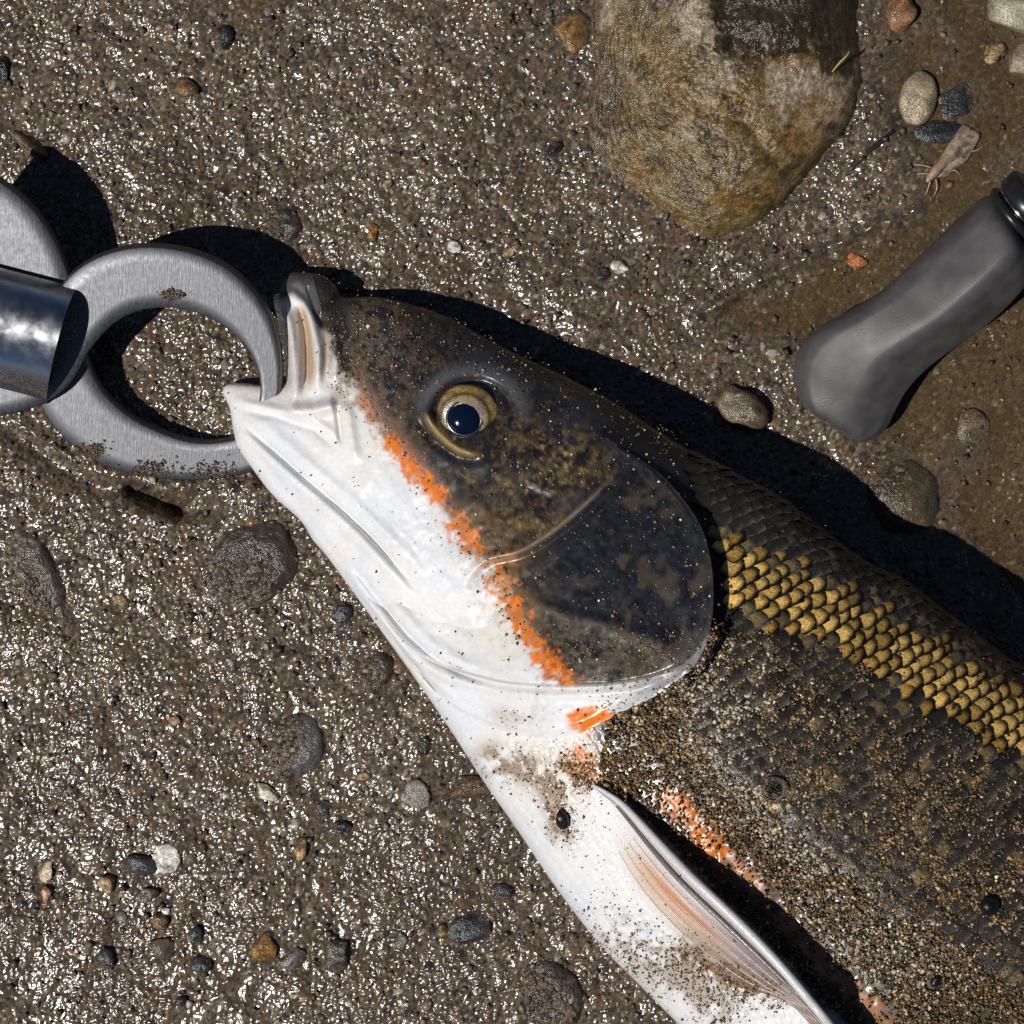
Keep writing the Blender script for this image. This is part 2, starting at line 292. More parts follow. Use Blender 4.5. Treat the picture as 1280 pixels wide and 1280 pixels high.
PEB = [
 (280, 45, 11, 15, 10, 11, BLK, 'glossy black oval pebble on the open sand above the steel jaws', 1),
 (232, 110, 14, 12, 20, 9, (.13, .075, .035), 'reddish brown angular pebble on sand above the steel jaws', 6),
 (1, 90, 9, 17, 0, 10, BLK, 'black pebble near the dark shadow of the steel plate end', 2),
 (38, 184, 24, 10, 38, 15, (.17, .115, .065), 'flat tan pebble lying in the shadow of the steel gripper', 4),
 (569, 309, 11, 8, 10, 6, WHT, 'small white quartz pebble on sand above the fish head', 3),
 (638, 312, 12, 7, -30, 5, (.33, .23, .13), 'small tan wedge shaped pebble on sand above the fish eye', 7),
 (485, 231, 7, 6, 0, 5, (.36, .28, .14), 'tiny yellowish round pebble in the sand above the fish mouth', 1),
 (466, 292, 8, 10, 0, 6, OCH, 'small ochre pebble in the sand above the fish snout', 2),
 (692, 186, 11, 7, -35, 6, BLK, 'small black pebble on the sand at the left edge of the rock', 3),
 (775, 334, 10, 8, 15, 7, CRM, 'cream pebble on the sand just below the algae covered rock', 2),
 (752, 343, 9, 8, 0, 6, DGR, 'dark grey pebble touching the cream pebble below the rock', 2),
 (800, 395, 9, 8, 0, 6, (.11, .055, .035), 'small reddish brown pebble between the rock and the fish shadow', 2),
 (1070, 329, 14, 10, 25, 6, (.33, .13, .05), 'orange pebble near the water line above the grey knob', 3),
 (1195, 130, 22, 22, 30, 5, SLT, 'dark slate stone under water beside the tan oval pebble', 4),
 (1178, 166, 32, 15, 5, 4, SLT, 'flat dark slate under water behind the insect', 4),
 (1243, 66, 14, 14, 0, 6, (.2, .13, .07), 'small brown stone under water beside the pale stone', 4),
 (1216, 536, 17, 20, 0, 5, (.11, .08, .045), 'faint brown stone under water below the grey knob', 3),
 (715, 42, 24, 26, 0, 9, (.20, .11, .035), 'ochre stained stone at the left side of the algae covered rock', 4),
 (177, 1081, 18, 13, 20, 10, DGR, 'smooth dark grey oval pebble against the white speckled pebble', 1),
 (207, 1077, 15, 20, 5, 5, WHT, 'white speckled flat granite pebble in the sand left of the fish', 4),
 (134, 1104, 11, 12, 0, 10, (.42, .30, .17), 'pale tan angular pebble with a dark shadow on the sand', 8),
 (131, 1199, 11, 13, 15, 10, DGR, 'round dark grey pebble alone on the sand', 1),
 (332, 1188, 16, 17, 0, 11, AMB, 'glossy amber brown pebble on the sand', 5),
 (366, 1198, 19, 10, -38, 8, (.13, .13, .13), 'grey wedge shaped pebble touching the amber pebble', 8),
 (421, 1195, 18, 19, 10, 10, (.10, .09, .078), 'grey brown angular stone right of the wedge shaped pebble', 8),
 (334, 993, 15, 11, 20, 7, CRM, 'cream white angular pebble below the half buried grey stone', 7),
 (375, 1063, 10, 17, 20, 7, (.33, .21, .10), 'honey tan long pebble upright in the sand', 6),
 (57, 1088, 10, 14, 0, 6, (.48, .39, .27), 'cream and yellow pebble above a pinkish pebble in the sand', 5),
 (57, 1118, 7, 10, 0, 6, (.40, .24, .15), 'small pinkish tan pebble below a cream pebble in the sand', 4),
 (182, 1120, 13, 9, -20, 7, (.10, .08, .06), 'grey brown pebble below the dark oval pebble', 5),
 (198, 1153, 12, 10, 30, 7, (.14, .075, .025), 'rusty brown pebble in the sand', 4),
 (245, 1170, 8, 13, 0, 7, DGR, 'narrow dark grey pebble above the slate pebble', 2),
 (252, 1207, 15, 12, -30, 8, (.035, .037, .043), 'angular dark slate pebble in the sand', 7),
 (203, 1186, 15, 12, 0, 7, (.10, .075, .055), 'brownish grey pebble half sunk beside the narrow dark pebble', 4),
 (227, 1252, 8, 6, -20, 6, BLK, 'small black pebble at the bottom of the sand', 2),
 (152, 1145, 7, 9, 0, 5, (.15, .14, .13), 'small mid grey pebble beside the rusty brown pebble', 4),
 (206, 1138, 7, 5, 20, 5, WHT, 'tiny white pebble beside the rusty brown pebble', 4),
 (218, 901, 7, 6, 0, 5, (.27, .16, .09), 'tiny salmon tan pebble on the bright glittering sand', 2),
 (454, 972, 8, 7, 0, 6, (.38, .27, .16), 'small round tan pebble right of the half buried grey stone', 2),
 (530, 935, 8, 12, 0, 7, BLK, 'small black pebble close to the white belly edge', 3),
 (588, 985, 27, 15, -10, 9, (.10, .062, .032), 'brown stone partly hidden under the fish belly', 3),
 (590, 1160, 26, 17, -25, 7, (.03, .031, .036), 'broad black slate pebble on sand near the belly', 5),
 (430, 769, 10, 14, 20, 6, SLT, 'small slate grey pebble between the big sunken stone and the fish', 3),
 (501, 1176, 8, 11, -10, 6, GRY, 'small grey pebble left of the broad black slate pebble', 3),
 (428, 1037, 11, 10, 0, 6, BLK, 'small black pebble right of the honey tan pebble', 4),
 (404, 1011, 11, 9, 20, 6, DGR, 'dark grey pebble right of the cream white angular pebble', 5),
 (626, 1115, 13, 10, 0, 6, DGR, 'dark grey pebble right above the broad black slate pebble', 4),
 (151, 752, 11, 9, 20, 6, (.25, .16, .08), 'tan pebble on sand between the flake stone and the sunken stone', 4),
 (520, 995, 16, 16, 0, 5, (.17, .16, .14), 'pale grey sandy stone left of the brown stone under the belly', 5),
 (555, 1165, 9, 9, 0, 5, (.12, .075, .02), 'small mossy brown pebble left beside the black slate pebble', 3),
]
for (u, v, rx, ry, rot, hz, col, lab, fc) in PEB:
    stone('pebble', u, v, rx * 1.12, ry * 1.12, rot, hz, col, lab, facets=fc + 2, lump=.26 if fc < 4 else .32, sink=.78, sub=4 if max(rx, ry) > 9 else 3, mottle=1.0, colfn=rimmed, m='rock')
# larger stones
stone('stone', 930, 508, 36, 25, 38, 22, (.13, .098, .062), 'grey brown rounded stone at the edge of the fish shadow', 'stone', facets=7, sub=4, lump=.26, m='rock', mottle=.9, sink=.5)
stone('stone', 1147, 122, 25, 34, 12, 16, (.23, .185, .115), 'smooth tan oval pebble standing out of shallow water near the rock', 'stone', facets=1, sub=4, lump=.1, m='rock', mottle=.8, sink=.6)
stone('stone', 1127, 12, 19, 26, 10, 14, (.21, .115, .055), 'orange brown pebble in shallow water right of the rock', 'stone', facets=5, sub=4, m='rock', mottle=.8, sink=.6)
stone('stone', 1272, 12, 38, 42, -25, 24, (.30, .27, .19), 'pale grey stone rising out of shallow water', 'stone', facets=4, sub=4, lump=.14, m='rock', mottle=.8, sink=.6)
stone('stone', 1284, 76, 26, 27, 0, 16, (.24, .19, .13), 'pinkish grey stone beside the pale grey stone in water', 'stone', facets=3, sub=4, m='rock', mottle=.8, sink=.6)
def algae(U, V, P, c): return mixc(c, (.06, .05, .015), sst(.42, .62, fbm(U, V, 30, 3, 4)) * .8)
def buried(u, v, rx, ry, rot, h, col, label, cover, seed, tilt=0.0, edge=(1, 0)):
    """stone set in the sand: uneven outline, grains of sand lying on part of it"""
    na_, nr_ = 150, 70; a = np.linspace(0, 2 * np.pi, na_, endpoint=False)[None]; r = np.linspace(0, 1, nr_)[:, None] ** .8
    wob = 1 + .34 * (fbm(np.cos(a) * 60 + 100, np.sin(a) * 60 + 100, 55, 3, seed) - .5) + .10 * (fbm(np.cos(a) * 60 + 100, np.sin(a) * 60 + 100, 12, 2, seed + 1) - .5)
    t = math.radians(rot); x = r * rx * np.cos(a) * wob; y = r * ry * np.sin(a) * wob
    U = u + x * math.cos(t) - y * math.sin(t); Vv = v + x * math.sin(t) + y * math.cos(t)
    g, _ = ground_z(U, Vv); side = ((U - u) * edge[0] + (Vv - v) * edge[1]) / max(rx, ry)
    prof = np.sqrt(np.clip(1 - r ** 3, 0, 1)) + 0 * U
    z = g - 5 + (h + 5) * prof * (.72 + .5 * tilt * side) + 5 * (fbm(U, Vv, 34, 3, seed + 2) - .5) * prof + 2.4 * (fbm(U, Vv, 7, 3, seed + 6) - .5)
    k = sst(.42, .60, fbm(U, Vv, 30, 4, seed + 3) - .55 * side * tilt + cover - .5)
    q, ci, cj, bx, by = cells(U, Vv, 5.0, seed + 4)
    z = z + k * (2.6 * (1 - np.clip(q / 3.2, 0, 1) ** 2) * (.4 + .8 * hsh(ci, cj, seed + 5)))
    c = np.zeros(U.shape + (3,)); c[:] = col; c = c * (.55 + .9 * fbm(U, Vv, 8, 4, seed + 7))[..., None]
    c = c * (1 - k)[..., None] + palette(hsh(ci, cj, seed + 8)) * k[..., None]
    return tag(mk('stone', W(U, Vv, z), gridF(nr_, na_, wrap=True), M['rock'], col=c), label, 'stone')
buried(312, 706, 70, 54, -25, 15, (.05, .038, .030), 'large smooth dark stone sunk in sand under the fish chin', .50, 400, .8, (.86, -.3))
buried(366, 932, 44, 38, -35, 14, (.085, .082, .078), 'half buried grey stone with sand on one side', .60, 420, .9, (.9, .2))
buried(688, 1245, 40, 50, -15, 15, (.05, .045, .04), 'sand coated dark stone below the white belly edge', .58, 440, .8, (.8, -.4))
buried(44, 716, 66, 30, 62, 12, (.07, .053, .042), 'flat tilted brown stone flake rising from the sand', .60, 460, .9, (.8, -.5))
buried(468, 842, 34, 22, -50, 9, (.055, .04, .03), 'low brown stone buried in sand beside the fish throat', .62, 480, .7, (.7, -.6))
buried(1130, 622, 46, 50, 30, 24, (.075, .06, .035), 'wet algae stained stone between the fish shadow and the grey knob', .42, 520, .5, (.5, .6))
buried(354, 281, 24, 24, 0, 10, (.04, .034, .028), 'dark round pebble sunk in sand just above the ring shadow', .52, 500, .7, (.8, -.3))

# the big algae covered rock
RO = smooth_poly([(735, 95), (728, 170), (742, 215), (790, 245), (838, 282), (888, 300), (938, 284), (988, 246), (1030, 200), (1066, 155), (1082, 95), (1080, 30), (1070, -40), (1010, -130), (900, -160), (800, -120), (745, -20)], 12, True)
ctr = A([905, 70.]); n_r, n_a = 190, len(RO)
rho = np.linspace(0, 1, n_r) ** .75
ru = ctr[0] + (RO[:, 0] - ctr[0])[None, :] * rho[:, None]; rv = ctr[1] + (RO[:, 1] - ctr[1])[None, :] * rho[:, None]
ru = ru + 14 * (fbm(ru, rv, 40, 3, 7) - .5) * rho[:, None] ** 2; rv = rv + 14 * (fbm(ru, rv, 40, 3, 8) - .5) * rho[:, None] ** 2
dome = np.sqrt(np.clip(1 - rho[:, None] ** 2.6, 0, 1)) + 0 * ru
left = sst(1000, 720, ru)
rz = -14 + dome * (78 - 42 * left) + 26 * (fbm(ru, rv, 110, 4, 11) - .5) * dome + 7 * (fbm(ru, rv, 26, 3, 12) - .5) + 2.6 * (fbm(ru, rv, 5, 2, 13) - .5)
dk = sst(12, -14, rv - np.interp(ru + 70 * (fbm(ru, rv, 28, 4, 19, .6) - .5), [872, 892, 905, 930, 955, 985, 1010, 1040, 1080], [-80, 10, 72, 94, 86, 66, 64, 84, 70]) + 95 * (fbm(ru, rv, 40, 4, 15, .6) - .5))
hole, _, _ = pdist(ru, rv, [(905, -40), (915, 40), (945, 72), (975, 80)])
rz = rz - 9 * np.exp(-(hole / 20) ** 2) - 6 * dk * (fbm(ru, rv, 9, 2, 16)) - 9 * np.exp(-(((ru - 795) / 26) ** 2 + ((rv - 195) / 18) ** 2))
groove, _, _ = pdist(ru, rv, [(880, 140), (930, 150), (960, 190), (985, 220)]); rz = rz - 7 * np.exp(-(groove / 9) ** 2)
rc = np.zeros(ru.shape + (3,)); rc[:] = (.27, .215, .14)
rc = rc * (.35 + 1.1 * fbm(ru, rv, 9, 4, 30, .75))[..., None]
rc = mixc(rc, (.25, .20, .15), sst(940, 1000, ru) * sst(70, 110, rv) * .6)
oliv = sst(.40, .58, fbm(ru, rv, 55, 4, 31) + .30 * sst(120, 250, rv) - .22 * sst(940, 1000, ru) * sst(210, 120, rv) - .05 + .28 * sst(.9, 1, rho[:, None]))
rc = mixc(rc, (.105, .066, .012), oliv * (.5 + .5 * fbm(ru, rv, 9, 3, 47)))
rc = mixc(rc, (.16, .085, .02), sst(.52, .68, fbm(ru, rv, 35, 4, 44)) * .7)
rc = mixc(rc, (.05, .035, .015), sst(.56, .68, fbm(ru, rv, 20, 4, 45, .65)) * .75)
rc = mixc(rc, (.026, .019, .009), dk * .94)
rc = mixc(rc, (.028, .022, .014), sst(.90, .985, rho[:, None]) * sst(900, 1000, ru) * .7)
sd_ = sst(.5, .62, fbm(ru, rv, 40, 3, 32) - .16 + .5 * sst(800, 715, ru)) * .8
gcell = palette(hsh(np.floor(ru / 3), np.floor(rv / 3), 98)); rc = rc * (1 - sd_)[..., None] + gcell * sd_[..., None]
d4, ci, cj, bx, by = cells(ru, rv, 5.2, 300); rz = rz + (2.6 * (1 - np.clip(d4 / 3.0, 0, 1) ** 2) * hsh(ci, cj, 301)) * (.45 + 1.1 * left)
rc = rc * (.55 + .8 * hsh(ci, cj, 303))[..., None]
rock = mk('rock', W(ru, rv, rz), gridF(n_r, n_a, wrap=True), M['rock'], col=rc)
tag(rock, 'large rounded wet rock with olive algae and dark moss patches', 'rock')

# tufts, twig, grass blade
def tube(name, pts, rad, m, parent=None, seg=8, col=None):
    P = A(pts, float); P = np.c_[smooth_poly(P[:, :3], 6)]; n = len(P); R = np.interp(np.linspace(0, 1, n), np.linspace(0, 1, len(rad)), rad) if np.ndim(rad) else np.full(n, rad)
    T = np.gradient(P, axis=0); T /= np.linalg.norm(T, axis=1)[:, None] + 1e-9
    up = np.where(np.abs(T[:, 2:3]) > .9, A([[1, 0, 0.]]), A([[0, 0, 1.]])); X = np.cross(T, up); X /= np.linalg.norm(X, axis=1)[:, None]; Y = np.cross(T, X)
    a = np.linspace(0, 2 * np.pi, seg, endpoint=False)
    V = P[:, None] + R[:, None, None] * (np.cos(a)[None, :, None] * X[:, None] + np.sin(a)[None, :, None] * Y[:, None])
    caps = np.concatenate([V.reshape(-1, 3), P[:1], P[-1:]]); F4 = gridF(n, seg, wrap=True); N = n * seg; j = np.arange(seg); j2 = (j + 1) % seg
    F3 = np.concatenate([np.stack([np.full(seg, N), j, j2], 1), np.stack([np.full(seg, N + 1), (n - 1) * seg + j2, (n - 1) * seg + j], 1)])
    return mk(name, W(caps[:, 0], caps[:, 1], caps[:, 2]), [F4, F3], m, parent, col=None if col is None else np.tile(A(col), (len(caps), 1)))
zt = GZ(1085, 190)
tag(tube('twig', [(1058, 220, zt - 3), (1080, 194, zt - 1), (1100, 178, zt - .5), (1117, 163, zt - 2)], [1.5, 3, 3.5, 3], M['twig']), 'thin dark twig lying in the wet sand between rock and insect', 'twig')
tag(tube('grass_blade', [(1040, 90, 50), (1050, 78, 54), (1058, 70, 56), (1062, 64, 56)], [.8, 1.6, 1.4, .5], M['grass'], seg=5), 'short dry yellow grass blade stuck to the side of the rock', 'grass blade')

# ------------------------------------------------------------------ fish: outline, surface and colour in photo space
Dp = [(350, 346), (365, 340), (385, 341), (405, 345), (420, 357), (428, 370), (450, 371), (475, 372), (515, 381), (562, 397), (603, 420), (650, 444), (700, 467), (769, 503), (847, 553), (909, 587), (978, 624), (1038, 671), (1085, 704), (1135, 730), (1186, 768), (1246, 812), (1280, 836), (1380, 905), (1500, 985), (1800, 1230), (2050, 1480), (2200, 1640)]
Da = [0, 5, 9, 12, 14, 17, 22, 24, 25, 26, 27]
Vp = [(279, 494), (287, 511), (291, 535), (297, 558), (312, 581), (341, 619), (375, 650), (391, 675), (412, 700), (468, 777), (513, 840), (554, 899), (604, 976), (645, 1035), (694, 1108), (749, 1180), (794, 1226), (844, 1276), (1000, 1430), (1250, 1640), (1550, 1800), (1850, 1840), (2080, 1800)]
Va = [0, 3, 7, 10, 13, 16, 18, 19, 20, 21, 22]
def contour(P, an):
    P = A(P, float); L = np.r_[0, np.cumsum(np.hypot(*(P[1:] - P[:-1]).T))]; par = np.zeros(len(P))
    for k in range(len(an) - 1):
        i, j = an[k], an[k + 1]; par[i:j + 1] = k + (L[i:j + 1] - L[i]) / (L[j] - L[i])
    Q = smooth_poly(P, 10); par2 = np.interp(np.linspace(0, len(P) - 1, len(Q)), np.arange(len(P)), par)
    return par2, Q
Dq, Vq = contour(Dp, Da), contour(Vp, Va)
def cont(c, s): return np.stack([np.interp(s, c[0], c[1][:, 0]), np.interp(s, c[0], c[1][:, 1])], -1)
FR = smooth_poly([(279, 494), (279, 486), (286, 480), (305, 479), (330, 482), (352, 484), (357, 470), (353, 430), (347, 400), (341, 372), (343, 356), (350, 346)], 6)
FRl = np.r_[0, np.cumsum(np.hypot(*(FR[1:] - FR[:-1]).T))]; FRl /= FRl[-1]
HB = A([34, 50, 74, 98, 122, 138, 146, 140, 100, 55, 26.])
def base(s, th):
    """s along the fish (0 snout .. 10 tail), th -pi/2 belly edge .. pi/2 back edge -> u, v, z"""
    t = (1 + np.sin(th)) / 2; d = cont(Dq, s); v_ = cont(Vq, s)
    p = v_ + (d - v_) * t[..., None]
    w = np.clip(1 - s / 2, 0, 1) ** 1.5
    f = np.stack([np.interp(t, FRl, FR[:, 0]), np.interp(t, FRl, FR[:, 1])], -1); p0 = A(Vp[0]) + (A(Dp[0], float) - A(Vp[0])) * t[..., None]
    p = p + (f - p0) * w[..., None]
    b = np.interp(s, np.arange(11), HB); fr = np.sqrt(np.clip(1 - np.clip(1 - s / .35, 0, 1) ** 2, 0, 1))
    z = b - 12 + b * np.maximum(np.cos(th), 0) ** .92 * fr
    return p[..., 0], p[..., 1], z
def ridge(u, v, P, w, h, ends=True):
    q, _, pos = pdist(u, v, P); e = sst(0, .15, pos) * sst(1, .72, pos) if ends else 1
    return h * np.exp(-(q / w) ** 2) * e
def step(u, v, P, h, near, far, ends=True):
    """raised by h on the left-hand side (negative cross) of P, sharp at the line, fading over far"""
    q, s, pos = pdist(u, v, P); e = sst(0, .1, pos) * sst(1, .9, pos) if ends else 1
    return h * e * sst(near, -near, q * s) * np.exp(-(np.where(s < 0, q, 0) / far) ** 2)
CREASE = smooth_poly([(298, 527), (330, 553), (387, 603), (437, 646), (487, 697), (530, 752)], 5)
MEMA = smooth_poly([(462, 742), (500, 795), (545, 828), (600, 846), (650, 855), (720, 857), (790, 851), (845, 833), (875, 805)], 5)
MEMB = smooth_poly([(425, 705), (470, 765), (520, 820), (570, 850), (620, 864)], 5)
PREO = smooth_poly([(575, 735), (605, 702), (650, 689), (690, 665), (730, 632), (762, 600), (780, 575)], 5)
OPRI = smooth_poly([(640, 735), (685, 764), (760, 785), (830, 808), (872, 822)], 5)
LIP = smooth_poly([(350, 378), (358, 398), (364, 430), (367, 470), (366, 500), (372, 512)], 5)
LIP2 = smooth_poly([(366, 358), (384, 392), (396, 430), (397, 470), (390, 500)], 5)
LIPE = [(368, 512), (392, 513), (412, 508)]
JAWR = smooth_poly([(284, 494), (305, 503), (345, 512), (395, 527), (420, 545), (428, 560)], 5)
def feats(u, v):
    z = np.zeros(u.shape)
    # mouth
    z += ridge(u, v, LIP, 9, 17) + ridge(u, v, LIP2, 7, 9) - ridge(u, v, smooth_poly([(372, 372), (381, 410), (383, 460), (378, 498)], 5), 5, 13)
    z += ridge(u, v, LIPE, 9, 15, False) - ridge(u, v, [(402, 385), (409, 430), (405, 490)], 5, 5) + ridge(u, v, [(412, 400), (420, 440), (417, 485)], 6, 7)
    z += ridge(u, v, [(352, 362), (372, 350), (400, 352), (418, 368)], 14, 10, False) - ridge(u, v, [(428, 368), (412, 392), (406, 415)], 7, 7)
    z -= ridge(u, v, [(383, 355), (394, 385), (404, 412)], 3.5, 5)
    # lower jaw
    z += ridge(u, v, JAWR, 6, 5) - ridge(u, v, [(300, 512), (345, 521), (395, 538), (424, 566)], 5, 5)
    z -= ridge(u, v, [(420, 505), (424, 530), (427, 560)], 3.5, 7); z += ridge(u, v, [(432, 500), (438, 540), (445, 585)], 8, 6)
    z -= ridge(u, v, CREASE, 4, 11); z += ridge(u, v, CREASE + A([-8, 9]), 9, 9) + ridge(u, v, CREASE + A([14, -10]), 8, 5)
    z -= ridge(u, v, [(305, 545), (350, 605), (400, 668), (450, 735)], 5, 3)
    z += 1.0 * np.sin((u * .55 + v * .84) * .95 + 5 * fbm(u, v, 20, 2, 3)) * ridge(u, v, CREASE + A([-14, 13]), 10, 1) * .8
    # throat folds
    z += ridge(u, v, MEMB, 11, 9) - ridge(u, v, MEMB + A([7, -9]), 4, 9) + ridge(u, v, MEMB + A([17, -17]), 9, 5)
    z -= ridge(u, v, [(418, 700), (470, 775), (530, 850), (585, 895)], 4, 9); z += 5 * (fbm(u * .83 - v * .55, (u * .55 + v * .83) * .35, 22, 3, 260) - .5) * sst(330, 380, u) * sst(640, 560, u) * sst(560, 640, v)
    # cheek, eye socket, brow
    e = np.hypot((u - 592) / 1.08, v - 521)
    z += 6 * np.exp(-((e - 58) / 12) ** 2) * (.35 + .65 * sst(545, 480, v - .25 * (u - 592))) - 7 * np.exp(-((e - 45) / 6) ** 2) * sst(560, 500, v) - 4 * np.exp(-(e / 40) ** 4)
    z += ridge(u, v, smooth_poly([(528, 508), (545, 536), (566, 556), (588, 566), (612, 566)], 5), 5, 8) - ridge(u, v, [(520, 520), (540, 552), (570, 573), (610, 580)], 5, 4)
    z += ridge(u, v, [(470, 400), (540, 430), (600, 450)], 26, 5) - 6 * np.exp(-(((u - 510) / 9) ** 2 + ((v - 397) / 4) ** 2))
    z += ridge(u, v, [(640, 590), (600, 625), (560, 640)], 14, 1.5) + ridge(u, v, [(700, 560), (740, 590), (700, 640)], 16, 4) - ridge(u, v, [(650, 610), (700, 630)], 8, 3)
    # gill cover bones
    z += ridge(u, v, PREO, 4, 5.5) - ridge(u, v, PREO + A([7, 8]), 7, 6); z += ridge(u, v, OPRI, 9, 3) - ridge(u, v, OPRI + A([6, -16]), 10, 1.2)
    for k in range(5): z += ridge(u, v, [(690 + 12 * k, 690 - 9 * k), (770 + 14 * k, 740 + 6 * k)], 3, .35)
    z += 2.2 * (fbm(u, v, 38, 3, 201) - .5) * sst(400, 480, u) + .9 * (fbm(u, v, 8, 2, 202) - .5)
    return z
GC_R = smooth_poly([(772, 556), (820, 588), (855, 625), (878, 662), (889, 703), (892, 744), (889, 781), (880, 812), (862, 840), (820, 870), (787, 886), (730, 914), (680, 922), (620, 911), (560, 880), (512, 825), (462, 755)], 14)
GC_F = smooth_poly([(735, 590), (728, 610), (716, 625), (702, 640), (690, 655), (675, 668), (655, 680), (630, 692), (605, 706), (590, 722), (578, 738), (560, 752), (540, 757), (520, 752), (500, 744), (482, 738), (458, 742)], 14)
WB = smooth_poly([(404, 395), (414, 430), (428, 462), (455, 512), (500, 572), (545, 628), (585, 688), (622, 712), (648, 775), (686, 838), (712, 856), (742, 880), (752, 915), (745, 960), (752, 985), (800, 1020), (870, 1090), (960, 1180), (1060, 1285), (1250, 1460), (2000, 1800)], 5)
ORNG = [([(448, 492), (470, 535)], 7, .55), ([(488, 556), (515, 585), (548, 622)], 12, 1), ([(570, 655), (592, 680)], 15, .95), ([(598, 705), (640, 700)], 8, .6), ([(625, 722), (645, 770), (672, 812), (705, 850)], 14, 1), ([(728, 900), (752, 898)], 15, 1),
        ([(722, 950), (748, 965)], 18, .85), ([(838, 1000), (862, 1020)], 20, .8), ([(870, 1035), (900, 1070)], 16, .85), ([(925, 1085), (950, 1115)], 14, .6), ([(980, 1150), (1040, 1215), (1100, 1270), (1180, 1350)], 13, .5), ([(900, 640), (908, 700)], 6, .8)]
def fish_col(u, v, z=None):
    d, s, _ = pdist(u, v, WB); sd = d * s                       # + towards the belly
    n1 = fbm(u, v, 30, 4, 101); n2 = fbm(u, v, 7, 3, 102); n3_ = fbm(u, v, 3.2, 2, 103)
    body = sst(880, 930, u + .25 * (v - 700)) * sst(-5, 5, pdist(u, v, GC_R)[0])
    wht = sst(-9, 9, sd + 26 * (n2 - .5) + 14 * (n1 - .5))
    c = np.zeros(u.shape + (3,)); c[:] = (.024, .022, .021)
    c = mixc(c, (.085, .060, .036), sst(.42, .66, n2 * .5 + n1 * .3 + n3_ * .2) * .75); c = c * (.30 + .95 * n3_)[..., None]                        # brown mud film
    c = mixc(c, (.022, .026, .036), sst(.5, .62, fbm(u, v, 60, 3, 104)) * .7)                      # slate patches
    snout = sst(545, 470, u) * sst(350, 380, v); c = mixc(c, (.135, .105, .07), snout * sst(.35, .6, n2) * .7); c = c * (1 - .35 * sst(.5, .36, fbm(u, v, 4.5, 3, 121)))[..., None]
    gold = np.exp(-(((u - 700) / 55) ** 2 + ((v - 570) / 32) ** 2)) + .8 * np.exp(-(((u - 610) / 60) ** 2 + ((v - 603 - .1 * (u - 610)) / 12) ** 2)) + .5 * np.exp(-(((u - 660) / 60) ** 2 + ((v - 655) / 25) ** 2))
    c = mixc(c, (.27, .18, .065), np.clip(gold, 0, 1) * sst(.38, .68, .55 * fbm(u, v, 26, 4, 105, .65) + .45 * n2) * .85); c = mixc(c, (.5, .35, .14), np.clip(gold, 0, 1) * sst(.60, .72, n3_ * .6 + n2 * .4) * .5)
    lid = ridge(u, v, smooth_poly([(530, 510), (545, 536), (566, 556), (588, 566), (608, 566)], 5), 5, 1); c = mixc(c, (.42, .29, .11), np.clip(lid, 0, 1) * .8)
    e = np.hypot((u - 592) / 1.08, v - 521); brow = np.exp(-((e - 60) / 9) ** 2) * sst(540, 490, v); c = mixc(c, (.10, .105, .12), np.clip(brow, 0, 1) * .8)
    # opercle
    qo, so, _ = pdist(u, v, OPRI); qp, sp, _ = pdist(u, v, PREO)
    inside = sst(630, 660, u) * sst(0, 8, qp * sp)
    oc = sst(4, -8, qo * so - 6) * inside; c = mixc(c, (.016, .018, .025), oc * sst(.25, .5, n1 + .1) * .85)
    low = inside * sst(-2, 10, qo * so - 4); c = mixc(c, (.13, .105, .07), low * .65 * sst(.3, .6, n2))
    c = mixc(c, (.26, .21, .15), np.clip(ridge(u, v, PREO, 3, 1) + .5 * ridge(u, v, OPRI, 5, 1), 0, 1) * .65)
    # back
    nape = sst(690, 800, u) * sst(640, 560, v - .55 * (u - 800)); c = mixc(c, (.012, .011, .010), nape * .85)
    # flank behind the gill
    fl = np.zeros_like(c); fl[:] = (.085, .065, .040)
    fl = fl * (.45 + 1.1 * n2)[..., None]
    pale = np.exp(-(((u - 905) / 60) ** 2 + ((v - 890) / 80) ** 2)) + .7 * np.exp(-(((u - 985) / 70) ** 2 + ((v - 1040 - .9 * (u - 985)) / 60) ** 2)) + .6 * np.exp(-(((u - 1080) / 120) ** 2 + ((v - 1190) / 60) ** 2))
    fl = mixc(fl, (.52, .49, .43), np.clip(pale, 0, 1) * sst(.42, .66, fbm(u, v, 9, 3, 108)) * .75)
    ax_d, ax_s, _ = pdist(u, v, [(880, 800), (1100, 900), (1400, 1110), (2000, 1560)])
    upper = sst(-10, 60, -ax_s * ax_d + 0); fl = mixc(fl, (.018, .015, .010), upper * .93)
    c = c * (1 - body)[..., None] + fl * body[..., None]
    # gill opening behind the cover: its shade is painted in further down
    # white parts
    wc = np.zeros_like(c); wc[:] = (.745, .75, .755); wc = wc * (.90 + .16 * n1)[..., None]; wc = mixc(wc, (.74, .69, .61), sst(.45, .65, fbm(u, v, 70, 3, 118)) * .55); wc = mixc(wc, (.62, .66, .74), sst(.5, .68, fbm(u, v, 45, 3, 119)) * .35)
    wc = mixc(wc, (.70, .60, .53), np.clip(ridge(u, v, [(284, 488), (330, 490), (352, 495)], 16, 1, False) * .55, 0, 1))
    yb = sst(740, 900, u) * sst(1000, 1100, v); wc = mixc(wc, (.62, .60, .53), yb * sst(.4, .6, n1) * .6)
    c = c * (1 - wht)[..., None] + wc * wht[..., None]
    # pink rim, orange marks
    rim = np.exp(-((sd + 12) / 12) ** 2) * sst(430, 460, u) * sst(600, 540, u); c = mixc(c, (.27, .16, .12), rim * .7)
